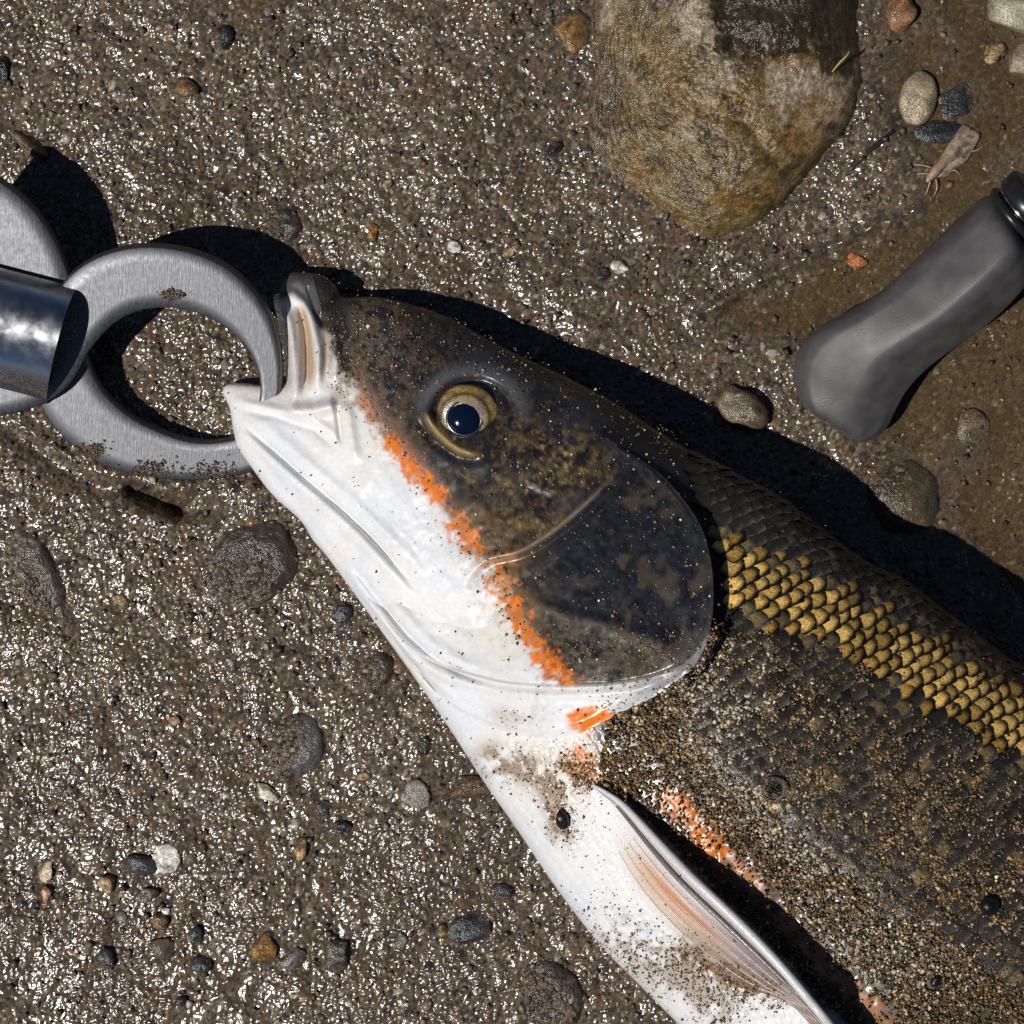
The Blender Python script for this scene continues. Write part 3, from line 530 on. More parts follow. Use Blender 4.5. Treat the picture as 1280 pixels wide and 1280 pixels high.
    for P, r, a in ORNG:
        q, _, _ = pdist(u, v, P); k = sst(r * 1.25, r * .35, q + r * 2.4 * (n2 - .5) + r * 1.4 * (n3_ - .5)) * a; c = mixc(c, (.74, .18, .012) if a > .7 else (.66, .28, .13), k * .93)
    # grey rear border of the gill membrane
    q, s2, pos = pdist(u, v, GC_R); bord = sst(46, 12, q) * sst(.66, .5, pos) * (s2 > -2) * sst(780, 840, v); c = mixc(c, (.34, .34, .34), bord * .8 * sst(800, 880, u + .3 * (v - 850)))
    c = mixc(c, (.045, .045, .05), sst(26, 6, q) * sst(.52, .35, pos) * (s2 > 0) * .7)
    c = mixc(c, (.008, .006, .006), sst(34, 22, q) * sst(.60, .56, pos) * (s2 < 0) * .95)  # gill opening, with the flap's cast shadow painted in near-black
    # lips and mouth lining
    c = mixc(c, (.62, .57, .55), np.clip(ridge(u, v, LIP, 8, 1.3), 0, 1)); c = mixc(c, (.74, .70, .68), np.clip(ridge(u, v, LIPE, 10, 1.4, False), 0, 1))
    mo = np.clip(ridge(u, v, smooth_poly([(372, 376), (383, 415), (388, 460), (386, 495)], 5), 7, 1.2), 0, 1); c = mixc(c, (.42, .25, .10), mo * .75)
    mo2 = np.clip(ridge(u, v, [(398, 385), (408, 430), (406, 488)], 8, 1.2), 0, 1); c = mixc(c, (.42, .34, .28), mo2 * sst(.3, .6, fbm(u * 3, v * .5, 14, 3, 120)))
    nose = sst(6, -8, v - np.interp(u, [340, 352, 366, 380, 395, 412, 440], [378, 376, 370, 380, 402, 420, 430])) * sst(450, 425, u); c = mixc(c, (.022, .020, .019), nose * .92)
    c = mixc(c, (.24, .23, .24), np.clip(ridge(u, v, [(362, 356), (372, 356), (382, 368), (396, 394)], 3.5, 1), 0, 1) * .6)
    return c, wht, body
def dirt(u, v):
    """where mud and sand stick to the fish (0..1)"""
    n = fbm(u, v, 34, 4, 150); n2 = fbm(u, v, 9, 3, 151)
    m = .9 * np.exp(-(pdist(u, v, [(615, 950), (670, 962), (740, 970)])[0] / 20) ** 2) + .8 * np.exp(-(pdist(u, v, [(690, 985), (700, 1040)])[0] / 17) ** 2)
    m += .5 * np.exp(-(pdist(u, v, [(770, 1170), (900, 1260)])[0] / 26) ** 2) + .9 * np.exp(-(pdist(u, v, [(860, 1190), (960, 1245)])[0] / 16) ** 2)
    m += .55 * np.exp(-(((u - 640) / 40) ** 2 + ((v - 735) / 60) ** 2)) + .4 * np.exp(-(((u - 590) / 30) ** 2 + ((v - 660) / 40) ** 2)) + .5 * np.exp(-(((u - 430) / 20) ** 2 + ((v - 485) / 22) ** 2)) + .3 * np.exp(-(((u - 640) / 30) ** 2 + ((v - 895) / 14) ** 2))
    return np.clip(m * sst(.33, .55, n * .45 + n2 * .55) * 1.5, 0, 1)

FISH = thing('fish', 'large fish lying on wet sand, white jaw and belly, dark back with golden scales', 'fish', tuple(W(1000, 900, 0)))
S = np.r_[np.linspace(0, .35, 60)[:-1], np.linspace(.35, 3.0, 255)[:-1], np.linspace(3, 7.0, 370)[:-1], np.linspace(7.0, 10, 36)]
TH = np.linspace(-np.pi / 2, np.pi / 2, 380); TL = np.linspace(np.pi / 2, 3 * np.pi / 2, 44)[1:-1]
sg, tg = np.meshgrid(S, TH, indexing='ij'); bu, bv, bz = base(sg, tg)
edge = np.cos(tg) ** .6 * np.clip(sg / .12, 0, 1)
fz = feats(bu, bv)
# belly scale relief, smooth flank relief
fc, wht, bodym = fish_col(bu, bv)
def lattice(u, v, a, w, h):
    x = (u * math.cos(a) + v * math.sin(a)) / w; y = (-u * math.sin(a) + v * math.cos(a)) / h
    j = np.floor(y); x = x + .5 * (j % 2); fx = x - np.floor(x) - .5; fy = y - j - .5
    return (x - np.floor(x)) * np.clip(1 - (fy * 2) ** 2 * .8, 0, 1)
bel = wht * sst(900, 980, bv + .2 * (bu - 600))
fz += bel * 4.2 * lattice(bu + 4 * fbm(bu, bv, 20, 2, 140), bv, .93, 13, 11)
fz += bodym * (1 - wht) * (3.4 * (fbm(bu, bv, 6, 2, 141) - .5) )
bz2 = bz + fz * edge
dd = dirt(bu, bv); fc = mixc(fc, (.22, .13, .045), dd * .8)
lo_s, lo_t = np.meshgrid(S, TL, indexing='ij'); lu, lv, _ = base(lo_s, np.pi - lo_t); b_ = np.interp(lo_s, np.arange(11), HB)
frn = np.sqrt(np.clip(1 - np.clip(1 - lo_s / .35, 0, 1) ** 2, 0, 1)); lz = b_ - 12 - b_ * .9 * np.abs(np.cos(lo_t)) ** .92 * frn
aU = np.concatenate([bu, lu], 1); aV = np.concatenate([bv, lv], 1); aZ = np.concatenate([bz2, lz], 1)
lc, _, _ = fish_col(lu, lv); aC = np.concatenate([fc, lc], 1)
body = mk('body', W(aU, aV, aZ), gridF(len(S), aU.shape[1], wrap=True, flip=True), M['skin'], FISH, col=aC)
# gill cover: a flap standing off the flank at its rear edge
nA, nB = len(GC_R), 150
rr_, kk = np.linspace(0, 1, nB), np.arange(nA)
Fq = GC_F[np.linspace(0, len(GC_F) - 1, nA).round().astype(int)]
cu = Fq[:, None, 0] + (GC_R - Fq)[:, None, 0] * rr_[None]; cv = Fq[:, None, 1] + (GC_R - Fq)[:, None, 1] * rr_[None]
# body height lookup
NB = 480; CELL = 3.0
def bake(u, v, z):
    G = np.full((NB, NB), -1e9); i = np.floor(u / CELL).astype(int).ravel(); j = np.floor(v / CELL).astype(int).ravel(); ok = (i >= 0) & (j >= 0) & (i < NB) & (j < NB)
    np.maximum.at(G, (i[ok], j[ok]), z.ravel()[ok]); return G
ZM = bake(bu, bv, bz2)
zb_only = bake(bu, bv, bz)
def fill(G):
    G = G.copy()
    for _ in range(5):
        P = np.pad(G, 1, constant_values=-1e9); nb = np.stack([P[1 + a:1 + a + NB, 1 + b:1 + b + NB] for a in (-1, 0, 1) for b in (-1, 0, 1)])
        ok = nb > -1e8; mean = np.where(ok, nb, 0).sum(0) / np.maximum(ok.sum(0), 1); G = np.where((G < -1e8) & (ok.sum(0) > 2), mean, G)
    return G
ZM = fill(ZM); ZB = fill(zb_only)
for _ in range(2):
    P = np.pad(ZB, 1, mode='edge'); sm = sum(P[1 + a:1 + a + NB, 1 + b:1 + b + NB] for a in (-1, 0, 1) for b in (-1, 0, 1)) / 9; ZB = np.where(ZB > -1e8, np.where(sm > -1e6, sm, ZB), ZB)
def look(G, u, v):
    x = np.clip(A(u) / CELL - .5, 0, NB - 2); y = np.clip(A(v) / CELL - .5, 0, NB - 2); i = np.floor(x).astype(int); j = np.floor(y).astype(int); f = x - i; g = y - j
    return (G[i, j] * (1 - f) + G[i + 1, j] * f) * (1 - g) + (G[i, j + 1] * (1 - f) + G[i + 1, j + 1] * f) * g
pos = np.linspace(0, 1, nA)[:, None]
lift_r = np.interp(pos, [0, .1, .2, .35, .5, .56, .66, .8, 1], [4, 18, 34, 44, 40, 30, 17, 10, 3]) * np.ones((1, nB))
deep = 2.5 + 9 * sst(.5, .72, pos); lift = -deep + (lift_r + deep) * (rr_[None] ** (1.7 - 1.0 * sst(.5, .75, pos)))
curl = -5 * sst(.93, 1, rr_)[None]
cz = look(ZB, cu, cv) + feats(cu, cv) * sst(1.0, .97, rr_)[None] + lift + curl
cz += step(cu, cv, MEMA, 8, 2.2, 70) + ridge(cu, cv, MEMA + A([-2, 12]), 6, 4)
cz += 1.4 * (fbm(cu, cv, 16, 2, 208) - .5)
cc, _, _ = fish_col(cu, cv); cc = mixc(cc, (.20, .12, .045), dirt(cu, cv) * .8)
qm, sm_, pm_ = pdist(cu, cv, MEMA); bel_ = sst(-2, 5, qm * sm_) * sst(.02, .10, pm_) * sst(640, 700, cu); nm_ = fbm(cu, cv, 16, 3, 240)
keepo = sst(22, 10, pdist(cu, cv, [(726, 900), (752, 898)])[0] + 14 * (nm_ - .5) + 16 * (fbm(cu, cv, 5, 3, 243) - .5)); band = np.zeros_like(cc); band[:] = (.72, .72, .73)
band = mixc(band, (.20, .20, .205), sst(735, 862, cu + 40 * (nm_ - .5))); band = mixc(band, (.74, .18, .012), keepo)
cc = cc * (1 - bel_)[..., None] + band * bel_[..., None]
cc = cc * (1 - .45 * sst(.55, .40, fbm(cu, cv, 5, 3, 241)) * (1 - bel_) * sst(650, 690, cu))[..., None]
cc = mixc(cc, (.09, .07, .045), sst(.55, .72, fbm(cu, cv, 26, 4, 242)) * sst(690, 760, cu) * (1 - bel_) * .55)
cc = mixc(cc, (.30, .26, .2), np.clip(ridge(cu, cv, MEMA, 2, 1), 0, 1) * .55)
uz = cz - 9 - 10 * (1 - rr_[None]); V2 = np.concatenate([W(cu, cv, cz).reshape(-1, 3), W(cu, cv, uz).reshape(-1, 3)]); n0 = nA * nB
Fc = gridF(nA, nB, flip=False); last = np.arange(nA) * nB + nB - 1
rimF = np.stack([last[:-1], last[:-1] + n0, last[1:] + n0, last[1:]], 1)
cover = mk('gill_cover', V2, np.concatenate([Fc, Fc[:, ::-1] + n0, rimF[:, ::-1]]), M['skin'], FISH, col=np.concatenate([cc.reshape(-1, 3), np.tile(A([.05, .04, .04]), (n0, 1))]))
ZC = bake(cu, cv, cz); ZM = np.maximum(ZM, fill(ZC))
def FZ(u, v): return look(ZM, u, v)

# ------------------------------------------------------------------ eye
ez = float(look(ZB, 586, 518)) - 6
def dome(name, cu_, cv_, rx, ry, rot, z0, h, m, parent, colf=None, nr=26, na=64, pw=2.0, r0=0.0):
    r = np.linspace(r0, 1, nr)[:, None]; a = np.linspace(0, 2 * np.pi, na, endpoint=False)[None]; x = r * rx * np.cos(a); y = r * ry * np.sin(a); t = math.radians(rot)
    u = cu_ + x * math.cos(t) - y * math.sin(t); v = cv_ + x * math.sin(t) + y * math.cos(t)
    z = z0 + h * np.sqrt(np.clip(1 - r ** pw, 0, 1)) + 0 * a
    return mk(name, W(u, v, z), gridF(nr, na, wrap=True), m, parent, col=None if colf is None else colf(u, v, r + 0 * a))
def iriscol(u, v, r):
    n = fbm(u, v, 6, 3, 160); c = np.zeros(u.shape + (3,)); c[:] = (.80, .52, .17); c = c * (.05 + 1.5 * n)[..., None]
    q = np.hypot(u - 581, v - 523); c = mixc(c, (.55, .50, .42), sst(31, 24, q + 5 * (n - .5)) * .75); c = mixc(c, (.42, .38, .32), sst(566, 552, u) * sst(40, 30, q) * .7)
    c = mixc(c, (.06, .035, .015), np.exp(-((q - 31) / 2.2) ** 2) * .8)
    c = mixc(c, (.02, .017, .014), sst(.90, 1.0, r)); c = mixc(c, (.02, .016, .012), sst(22, 32, q) * sst(526, 540, v + .2 * (u - 585)) * .95); return c
eye = dome('eye', 586, 517, 42, 36, 28, ez - 3, 17, M['iris'], FISH, iriscol)
pup = dome('pupil', 581, 523, 21.5, 20.5, 20, ez + 9, 8.5, M['pupil'], eye, nr=18, na=48)
tube('iris_ring', [(581 + 22 * math.cos(a), 523 + 21 * math.sin(a), ez + 10.5) for a in np.linspace(0, 2 * math.pi, 22)], 1.9, M['chrome'], eye, seg=8)

# ------------------------------------------------------------------ pectoral fin
LE = smooth_poly([(742, 982), (775, 1003), (815, 1045), (862, 1095), (920, 1150), (975, 1207), (1037, 1281), (1120, 1385)], 8)
TE = smooth_poly([(738, 988), (748, 1030), (772, 1090), (805, 1140), (850, 1185), (915, 1230), (995, 1262), (1075, 1370)], 8)
nl, nw = len(LE), 56
ww = np.linspace(0, 1, nw)[None]
fu = LE[:, None, 0] + (TE - LE)[:, None, 0] * ww; fv = LE[:, None, 1] + (TE - LE)[:, None, 1] * ww; ll = np.linspace(0, 1, nl)[:, None]
flz = look(ZB, fu, fv); flz = np.where((fu > 1250) | (fv > 1330), 150, flz)
liftf = (4 + 62 * sst(0, .85, ll)) * (1 - ww) ** 1.2 + (2 + 6 * ll)
rays = np.sin(ww * 46 + 2.5 * ll) * (1.3 * ll)
fzz = flz + liftf + rays + 5 * np.exp(-(ww / .06) ** 2) - 4.5 * np.exp(-((ww - .13) / .05) ** 2) + 3 * np.exp(-((ww - .22) / .06) ** 2)
fcol = np.zeros(fu.shape + (3,)); fcol[:] = (.62, .58, .56)
strk = fbm(ww * 260 + 0 * ll, ll * 60 + 0 * ww, 13, 3, 170)
fcol = mixc(fcol, (.62, .42, .25), sst(.3, .5, ww + 0 * ll) * sst(.12, .35, ll) * .75)
fcol = mixc(fcol, (.58, .22, .10), np.exp(-((ww - .45) / .12) ** 2) * np.exp(-((ll - .47) / .16) ** 2) * sst(.35, .6, strk) * .9)
fcol = mixc(fcol, (.17, .14, .15), sst(.45, .75, ll + .25 * (strk - .5)) * sst(.08, .22, ww) * .85)
fcol = mixc(fcol, (.20, .12, .06), sst(.5, .8, ll) * sst(.5, .9, ww) * sst(.35, .6, strk) * .7)
fcol = mixc(fcol, (.03, .025, .025), np.exp(-((ww - .13) / .03) ** 2) * sst(.25, .6, ll) * .7)
fcol = mixc(fcol, (.78, .78, .78), sst(.38, .12, ll) + 0 * fu)
fcol = mixc(fcol, (.76, .755, .75), sst(.62, .92, ww) * sst(.72, .5, ll))
fcol = mixc(fcol, (.66, .65, .65), sst(.09, .04, ww) * sst(.05, .2, ll) + 0 * fu)
fcol = mixc(fcol, (.22, .13, .045), dirt(fu, fv) * .8)
Vf = np.concatenate([W(fu, fv, fzz).reshape(-1, 3), W(fu, fv, fzz - 3.5).reshape(-1, 3)]); n0 = nl * nw; Ff = gridF(nl, nw)
e0 = np.arange(nl) * nw; sideF = np.stack([e0[:-1], e0[:-1] + n0, e0[1:] + n0, e0[1:]], 1); e1 = e0 + nw - 1; side2 = np.stack([e1[:-1], e1[1:], e1[1:] + n0, e1[:-1] + n0], 1)
fin = mk('pectoral_fin', Vf, np.concatenate([Ff, Ff[:, ::-1] + n0, sideF, side2]), M['fin'], FISH, col=np.concatenate([fcol.reshape(-1, 3)] * 2))
ZM = np.maximum(ZM, fill(bake(fu, fv, fzz)))
tube('leading_ray', [(LE[k, 0], LE[k, 1], fzz[k, 0] + 1) for k in range(0, nl, 4)], [2, 5, 6.5, 6.5, 6, 5], M['fin'], fin, col=(.60, .59, .59))
tube('fin_ray', [(fu[k, 10] + 0, fv[k, 10], fzz[k, 10] + 1) for k in range(8, nl, 4)], [1, 2.6, 3, 3, 2.5], M['fin'], fin, col=(.16, .13, .13))
for q in (18, 26, 34, 42): tube('fin_ray', [(fu[k, q], fv[k, q], fzz[k, q]) for k in range(14, nl, 4)], [.5, 1.3, 1.4, 1.2], M['fin'], fin, seg=6, col=(.36, .28, .25))
# tail fin (outside the frame)
tf = [(2120, 1715, 20), (2200, 1640, 22), (2420, 1560, 10), (2330, 1800, 14), (2380, 2040, 8), (2150, 1830, 20)]
tv = np.concatenate([W(*A(tf, float).T), W(*(A(tf, float) - A([0, 0, 12.])).T)])
mk('tail_fin', tv, [A([[0, 1, 2, 3], [0, 3, 4, 5], [9, 8, 7, 6], [11, 10, 9, 6]]), A([[k, k + 6, (k + 1) % 6 + 6, (k + 1) % 6] for k in range(6)])], M['fin'], FISH, col=np.tile(A([.12, .09, .06]), (12, 1)))

# ------------------------------------------------------------------ scales: overlapping plates in rows
def scale_mesh(kind):
    nx, ny = 6, 5; x = np.linspace(-.75, 1, nx); V = []; c = []
    gold = A({'gold': (.95, .60, .17), 'amber': (.55, .32, .08), 'olive': (.22, .16, .075), 'grey': (.042, .035, .025)}[kind]); dark = A({'gold': (.018, .013, .008), 'amber': (.015, .011, .007), 'olive': (.02, .017, .012), 'grey': (.028, .027, .027)}[kind])
    for i, a in enumerate(x):
        w = math.sqrt(max(0, 1 - max(a, 0) ** 2.2)) * (.86 + .14 * min(1, (a + .75))) if a < 1 else .12
        for j, b in enumerate(np.linspace(-1, 1, ny)):
            xx = a - .10 * b * b * (a > .2); V.append((xx * .5, b * w * .60, .035 * (1 - b * b) + .13 * (a + .75) / 1.75 - (.03 if a > .9 else 0) - .05 * (b > .6)))
            m = max(0, min(1, (.52 - a) / .2)); m *= 1 if -.7 < b < .4 else .06
            col = gold * m + dark * (1 - m)  # scale colour, with each scale's highlight and rear shadow painted in
            if a > .6 and kind in ('olive', 'grey'): col = A((.07, .06, .046)) if a < .95 else A((.22, .19, .14))
            c.append(col)
    V = A(V); F = gridF(nx, ny)
    me = bpy.data.meshes.new('scale_' + kind); me.from_pydata([tuple(p) for p in V], [], [tuple(int(q) for q in f) for f in F]); me.update()
    for p in me.polygons: p.use_smooth = True
    a_ = me.color_attributes.new('Col', 'FLOAT_COLOR', 'POINT')
    a_.data.foreach_set('color', np.c_[A(c), np.ones(len(c))].astype(np.float32).ravel()); me.materials.append(M['scale'])
    return me, V, F, A(c)
KINDS = {k: scale_mesh(k) for k in ('gold', 'amber', 'olive', 'grey')}
def surf(s, t):
    u, v, z = base(s, t); z = z + 1.2 - 3.0 * np.clip((-.02 - t) / .12, 0, 1); return W(u, v, z), u, v, z
rows = []; dth = .074; SP = 16.5
for r_i, th in enumerate(np.arange(-.62, 1.50, dth)):
    ss_ = 3.35
    while ss_ < 6.9:
        a1, _, _, _ = surf(A([ss_]), A([th])); a2, _, _, _ = surf(A([ss_ + .02]), A([th])); per = np.linalg.norm(a2 - a1) / K / .02
        rows.append((ss_ + (.5 * SP / per if r_i % 2 else 0), th)); ss_ += SP / per
rows = A(rows); rows += np.c_[rng.normal(0, .006, len(rows)), rng.normal(0, .004, len(rows))]
P0, su, sv, sz = surf(rows[:, 0], rows[:, 1]); Px, *_ = surf(rows[:, 0] + .02, rows[:, 1]); Py, *_ = surf(rows[:, 0], rows[:, 1] + .01)
tx = Px - P0; tx /= np.linalg.norm(tx, axis=1)[:, None]; ty = Py - P0; nz_ = np.cross(tx, ty); nz_ /= np.linalg.norm(nz_, axis=1)[:, None]; nz_ *= np.sign(nz_[:, 2:3]); ty = np.cross(nz_, tx)
gq, gs, gp = pdist(su, sv, GC_R)
keep = (su > 868) & (su < 1330) & (sv < 1330) & ~((gs > 0) & (gp < .62) & (su < 900)) & ((gq > 20) | (gp > .6))
axd, axs, _ = pdist(su, sv, [(880, 800), (1010, 850), (1100, 905), (1280, 1000), (1400, 1080)]); up = -axd * axs     # + towards the back
keep &= (up > -190) & (pdist(su, sv, WB)[0] * pdist(su, sv, WB)[1] < -25)
nois = fbm(su, sv, 40, 3, 180)
scl = np.full(len(rows), 27.0 * K)
cand = np.where(keep)[0]
vis = (up[cand] > -62) & (su[cand] < 1300) & (sv[cand] < 1010 + (su[cand] - 900) * .1) & (rows[cand, 1] < 1.2)
# the ones that show largest are parts of their own, the rest is one joined part
order = sorted(cand[vis], key=lambda k: abs(up[k] - 55) + .12 * max(0, su[k] - 1000)); own = set(int(k) for k in order[:300])
def scale_kind(k):
    if up[k] < 5: return 'grey' if random.random() < .93 else 'olive'
    g = math.exp(-((up[k] - 88) / 44) ** 2) + .8 * (nois[k] - .5) + random.uniform(-.34, .2)
    if up[k] > 160: return 'grey'
    return 'gold' if g > .62 else 'amber' if g > .38 else 'olive' if g > .16 else 'grey'
rest = []; root = A(FISH.location); first = {}
for k in cand:
    kd = scale_kind(k); me, V_, F_, c_k = KINDS[kd]; sz_ = scl[k] * random.uniform(.92, 1.08)
    R = np.stack([tx[k], ty[k], nz_[k]], 1); j = random.gauss(0, .06); cj_, sj_ = math.cos(j), math.sin(j); R = R @ A([[cj_, -sj_, 0], [sj_, cj_, 0], [0, 0, 1]])
    tl = random.gauss(.03, .05); R = R @ A([[math.cos(tl), 0, math.sin(tl)], [0, 1, 0], [-math.sin(tl), 0, math.cos(tl)]])
    R = R @ np.diag([1.02, random.uniform(1.0, 1.1), 1])
    if int(k) in own:
        if kd in first: o = first[kd].copy()
        else: o = bpy.data.objects.new('scale', me); first[kd] = o
        C.objects.link(o); o.parent = FISH; mm = Matrix.Identity(4)
        for a in range(3):
            for b in range(3): mm[a][b] = R[a, b] * sz_
            mm[a][3] = P0[k][a] - root[a]
        o.matrix_basis = mm; o.name = 'scale'
    else: rest.append((V_ * sz_ @ R.T + P0[k], F_, c_k))
if rest:
    nV = len(rest[0][0]); o = mk('scales', np.concatenate([r[0] for r in rest]), np.concatenate([r[1] + i * nV for i, r in enumerate(rest)]), M['scale'], FISH, col=np.concatenate([r[2] for r in rest])); tag(o, kind='stuff')

# ------------------------------------------------------------------ grit: sand grains stuck to the fish and lying loose on the ground
OCT = A([[1, 0, 0], [-1, 0, 0], [0, 1, 0], [0, -1, 0], [0, 0, 1], [0, 0, -1.]]); OCF = A([[0, 2, 4], [2, 1, 4], [1, 3, 4], [3, 0, 4], [2, 0, 5], [1, 2, 5], [3, 1, 5], [0, 3, 5]])
def grains(name, u, v, z, r, col, m, parent=None):
    n = len(u); V = OCT[None] * r[:, None, None] * rng.uniform(.55, 1.25, (n, 6, 1)) + rng.normal(0, .16, (n, 6, 3)) * r[:, None, None]
    q = rng.normal(size=(n, 4)); q /= np.linalg.norm(q, axis=1)[:, None]; w, x, y, zz = q.T
    R = np.stack([1 - 2 * (y * y + zz * zz), 2 * (x * y - zz * w), 2 * (x * zz + y * w), 2 * (x * y + zz * w), 1 - 2 * (x * x + zz * zz), 2 * (y * zz - x * w), 2 * (x * zz - y * w), 2 * (y * zz + x * w), 1 - 2 * (x * x + y * y)], 1).reshape(n, 3, 3)
    V = np.einsum('nij,nkj->nki', R, V); V[:, :, 2] *= .75
    F = (OCF[None] + (np.arange(n) * 6)[:, None, None]).reshape(-1, 3)
    return mk(name, W(u[:, None] + V[..., 0], v[:, None] + V[..., 1], z[:, None] + V[..., 2]), F, m, parent, col=np.repeat(col, 6, 0), smooth=False)
n = 150000; u = np.r_[rng.uniform(270, 1300, n), rng.uniform(700, 1300, 130000)]; v = np.r_[rng.uniform(335, 1300, n), rng.uniform(790, 1300, 130000)]
zf = FZ(u, v); on = zf > 5
u, v, zf = u[on], v[on], zf[on]
dW, sW, _ = pdist(u, v, WB); sdW = dW * sW
gqr, gsr, gpr = pdist(u, v, GC_R)
axd, axs, _ = pdist(u, v, [(880, 800), (1010, 850), (1100, 905), (1280, 1000), (1400, 1080)]); upg = -axd * axs
flank = (sdW < -4) & ~((gsr > 0) & (gpr < .9)) & (u > 690) & (upg < 200) & (v > 600)
n1 = fbm(u, v, 40, 4, 190); n2 = fbm(u, v, 11, 3, 191)
finm = look(fill(bake(fu, fv, fzz)), u, v) > 0
dens = np.where(flank, np.clip(sst(58, -22, upg + 90 * (n1 - .5)), .035, 1) * (.30 + .60 * sst(.34, .60, n2)), 0)
head = (sdW < 0) & ~flank
dens = np.where(head, .10 + .26 * sst(.50, .66, n1) * sst(.45, .6, n2) + .42 * (sst(550, 440, u) * sst(375, 400, v)), dens)
dens = np.where(sdW >= 0, .010 + .65 * dirt(u, v) + .03 * sst(.52, .62, n1) * sst(.5, .6, n2), dens)
dens = np.where(finm, .010 + .5 * dirt(u, v), dens)
flo = pdist(u, v, [(840, 1000), (870, 1035), (900, 1070), (950, 1115), (1040, 1215), (1100, 1270)])[0]; dens = np.where(flank, dens * (.12 + .88 * sst(8, 34, flo)), dens)
dens = np.where((np.hypot(u - 584, v - 518) < 44), .004, dens)
pk = rng.random(len(u)) < dens * np.where(flank & (upg > -150), .95, .62)
u, v, zf, onfl, sdk = u[pk], v[pk], zf[pk], flank[pk], sdW[pk]; n = len(u)
r = np.where(onfl, rng.gamma(5, .34, n), rng.gamma(3, .28, n)) + .35; r = np.clip(r, .6, 4.2)
GP = A([(.10, .07, .035), (.06, .042, .022), (.17, .125, .07), (.03, .025, .018), (.02, .02, .02), (.26, .21, .14), (.18, .085, .025), (.42, .38, .31), (.14, .11, .05)]); GPc = np.cumsum([.26, .20, .16, .10, .08, .07, .04, .03, .06])
gc = GP[np.minimum(np.searchsorted(GPc, rng.random(n)), 8)] * rng.uniform(.75, 1.3, (n, 1)); gc = np.where((sdk > 0)[:, None], gc * A([[1.0, .82, .6]]), np.where(onfl[:, None], gc * A([[1.1, .96, .76]]) * rng.choice([.45, 1.1, 2.2], (n, 1), p=[.35, .42, .23]), gc * 2.1))
pl = np.exp(-(((u - 905) / 55) ** 2 + ((v - 890) / 75) ** 2)) + .7 * np.exp(-(((u - 985) / 70) ** 2 + ((v - 1040 - .9 * (u - 985)) / 50) ** 2)) + .5 * np.exp(-(((u - 1100) / 110) ** 2 + ((v - 1200) / 50) ** 2))
pm = onfl & (rng.random(n) < .5 * pl); gc = np.where(pm[:, None], A([[.50, .46, .38]]) * rng.uniform(.6, 1.2, (n, 1)), gc)
g = grains('sand_grit', u, v, zf + r * .30 + np.where(onfl, 1.6, 0), r, gc, M['grit'])
tag(g, 'brown sand grit sticking to the wet skin of the fish', 'sand grit', kind='stuff')
n = 5000; u = rng.uniform(-30, 1310, n); v = rng.uniform(-30, 1310, n); gzz, sb = ground_z(u, v); ok = (rng.random(n) < (.35 + .9 * fbm(u, v, 110, 3, 195)) * (1 - .45 * sb)) & (look(ZM, u, v) < 0); u, v, gzz = u[ok], v[ok], gzz[ok]; n = len(u)
r = np.clip(rng.gamma(3, .75, n) + 1.2, 1.5, 7)
g = grains('coarse_sand_grains', u, v, gzz + 1.4 + r * .2, r, palette(rng.random(n) ** .95) * rng.uniform(1.0, 1.7, (n, 1)), M['stone'])
tag(g, 'coarse loose grains scattered over the wet sand', 'sand grains', kind='stuff')
# single bits lying on the fish
def on_fish(u, v): return float(FZ(A([u]), A([v]))[0])
stone('seed', 703, 1025, 9, 14, -12, 8, (.010, .009, .009), 'black bean shaped seed lying on the white belly', 'seed', facets=2, zbase=on_fish(703, 1025), sink=.2, m='stone')
stone('bead_pebble', 1237, 1133, 13, 12, 0, 11, (.006, .006, .006), 'round glossy black pebble stuck on the gritty flank', 'pebble', facets=0, lump=.06, zbase=on_fish(1237, 1133), sink=.3)
stone('bead_pebble', 1170, 1228, 6, 8, 20, 6, (.008, .008, .008), 'tiny black pebble stuck on the gritty flank near the fin', 'pebble', facets=2, zbase=on_fish(1170, 1228), sink=.3)
dz = on_fish(968, 988)
o = dome('water_drop', 968, 988, 20, 19, 0, dz - 2, 24, M['drop'], None, nr=20, na=40); tag(o, 'clear round water drop sitting on the gritty flank of the fish', 'water drop')

# ------------------------------------------------------------------ lip gripper
GRIP = thing('lip_gripper', 'stainless steel fish lip gripper with curved jaws holding the fish mouth', 'fish gripper', tuple(W(60, 560, 0)))
def plane_z(u, v): return 82 - .30 * (A(v) - 450) + .02 * (A(u) - 200)
def jaw(name, cl, dz, thick=19):
    cl = A(cl, float); Q = smooth_poly(cl, 10); p = Q[:, :2]; w = Q[:, 2]
    T = np.gradient(p, axis=0); T /= np.linalg.norm(T, axis=1)[:, None]; Nn = np.stack([-T[:, 1], T[:, 0]], 1)
    prof = [(-1, -thick + 2.5, 0), (-1, -2.2, 0), (-1, 0, 2.2), (-.5, .0, 0), (0, 0, 0), (.5, 0, 0), (1, 0, -2.2), (1, -2.2, 0), (1, -thick + 2.5, 0), (1, -thick, -2.2), (-1, -thick, 2.2)]
    U = np.stack([p[:, 0] + Nn[:, 0] * (f * w + o) for f, _, o in prof], 1); Vv = np.stack([p[:, 1] + Nn[:, 1] * (f * w + o) for f, _, o in prof], 1)
    Z = plane_z(U, Vv) + dz + A([q for _, q, _ in prof])[None]
    dep = A([q for _, q, _ in prof])[None]; U = U - .16 * dep; Vv = Vv + .30 * dep
    nS, nP = U.shape; F = gridF(nS, nP, wrap=True)
    V = W(U, Vv, Z); o = mk(name, V, [F, A([list(range(nP))]), A([list(range((nS - 1) * nP, nS * nP))[::-1]])], M['steel_jaw'], GRIP, smooth=False); return o
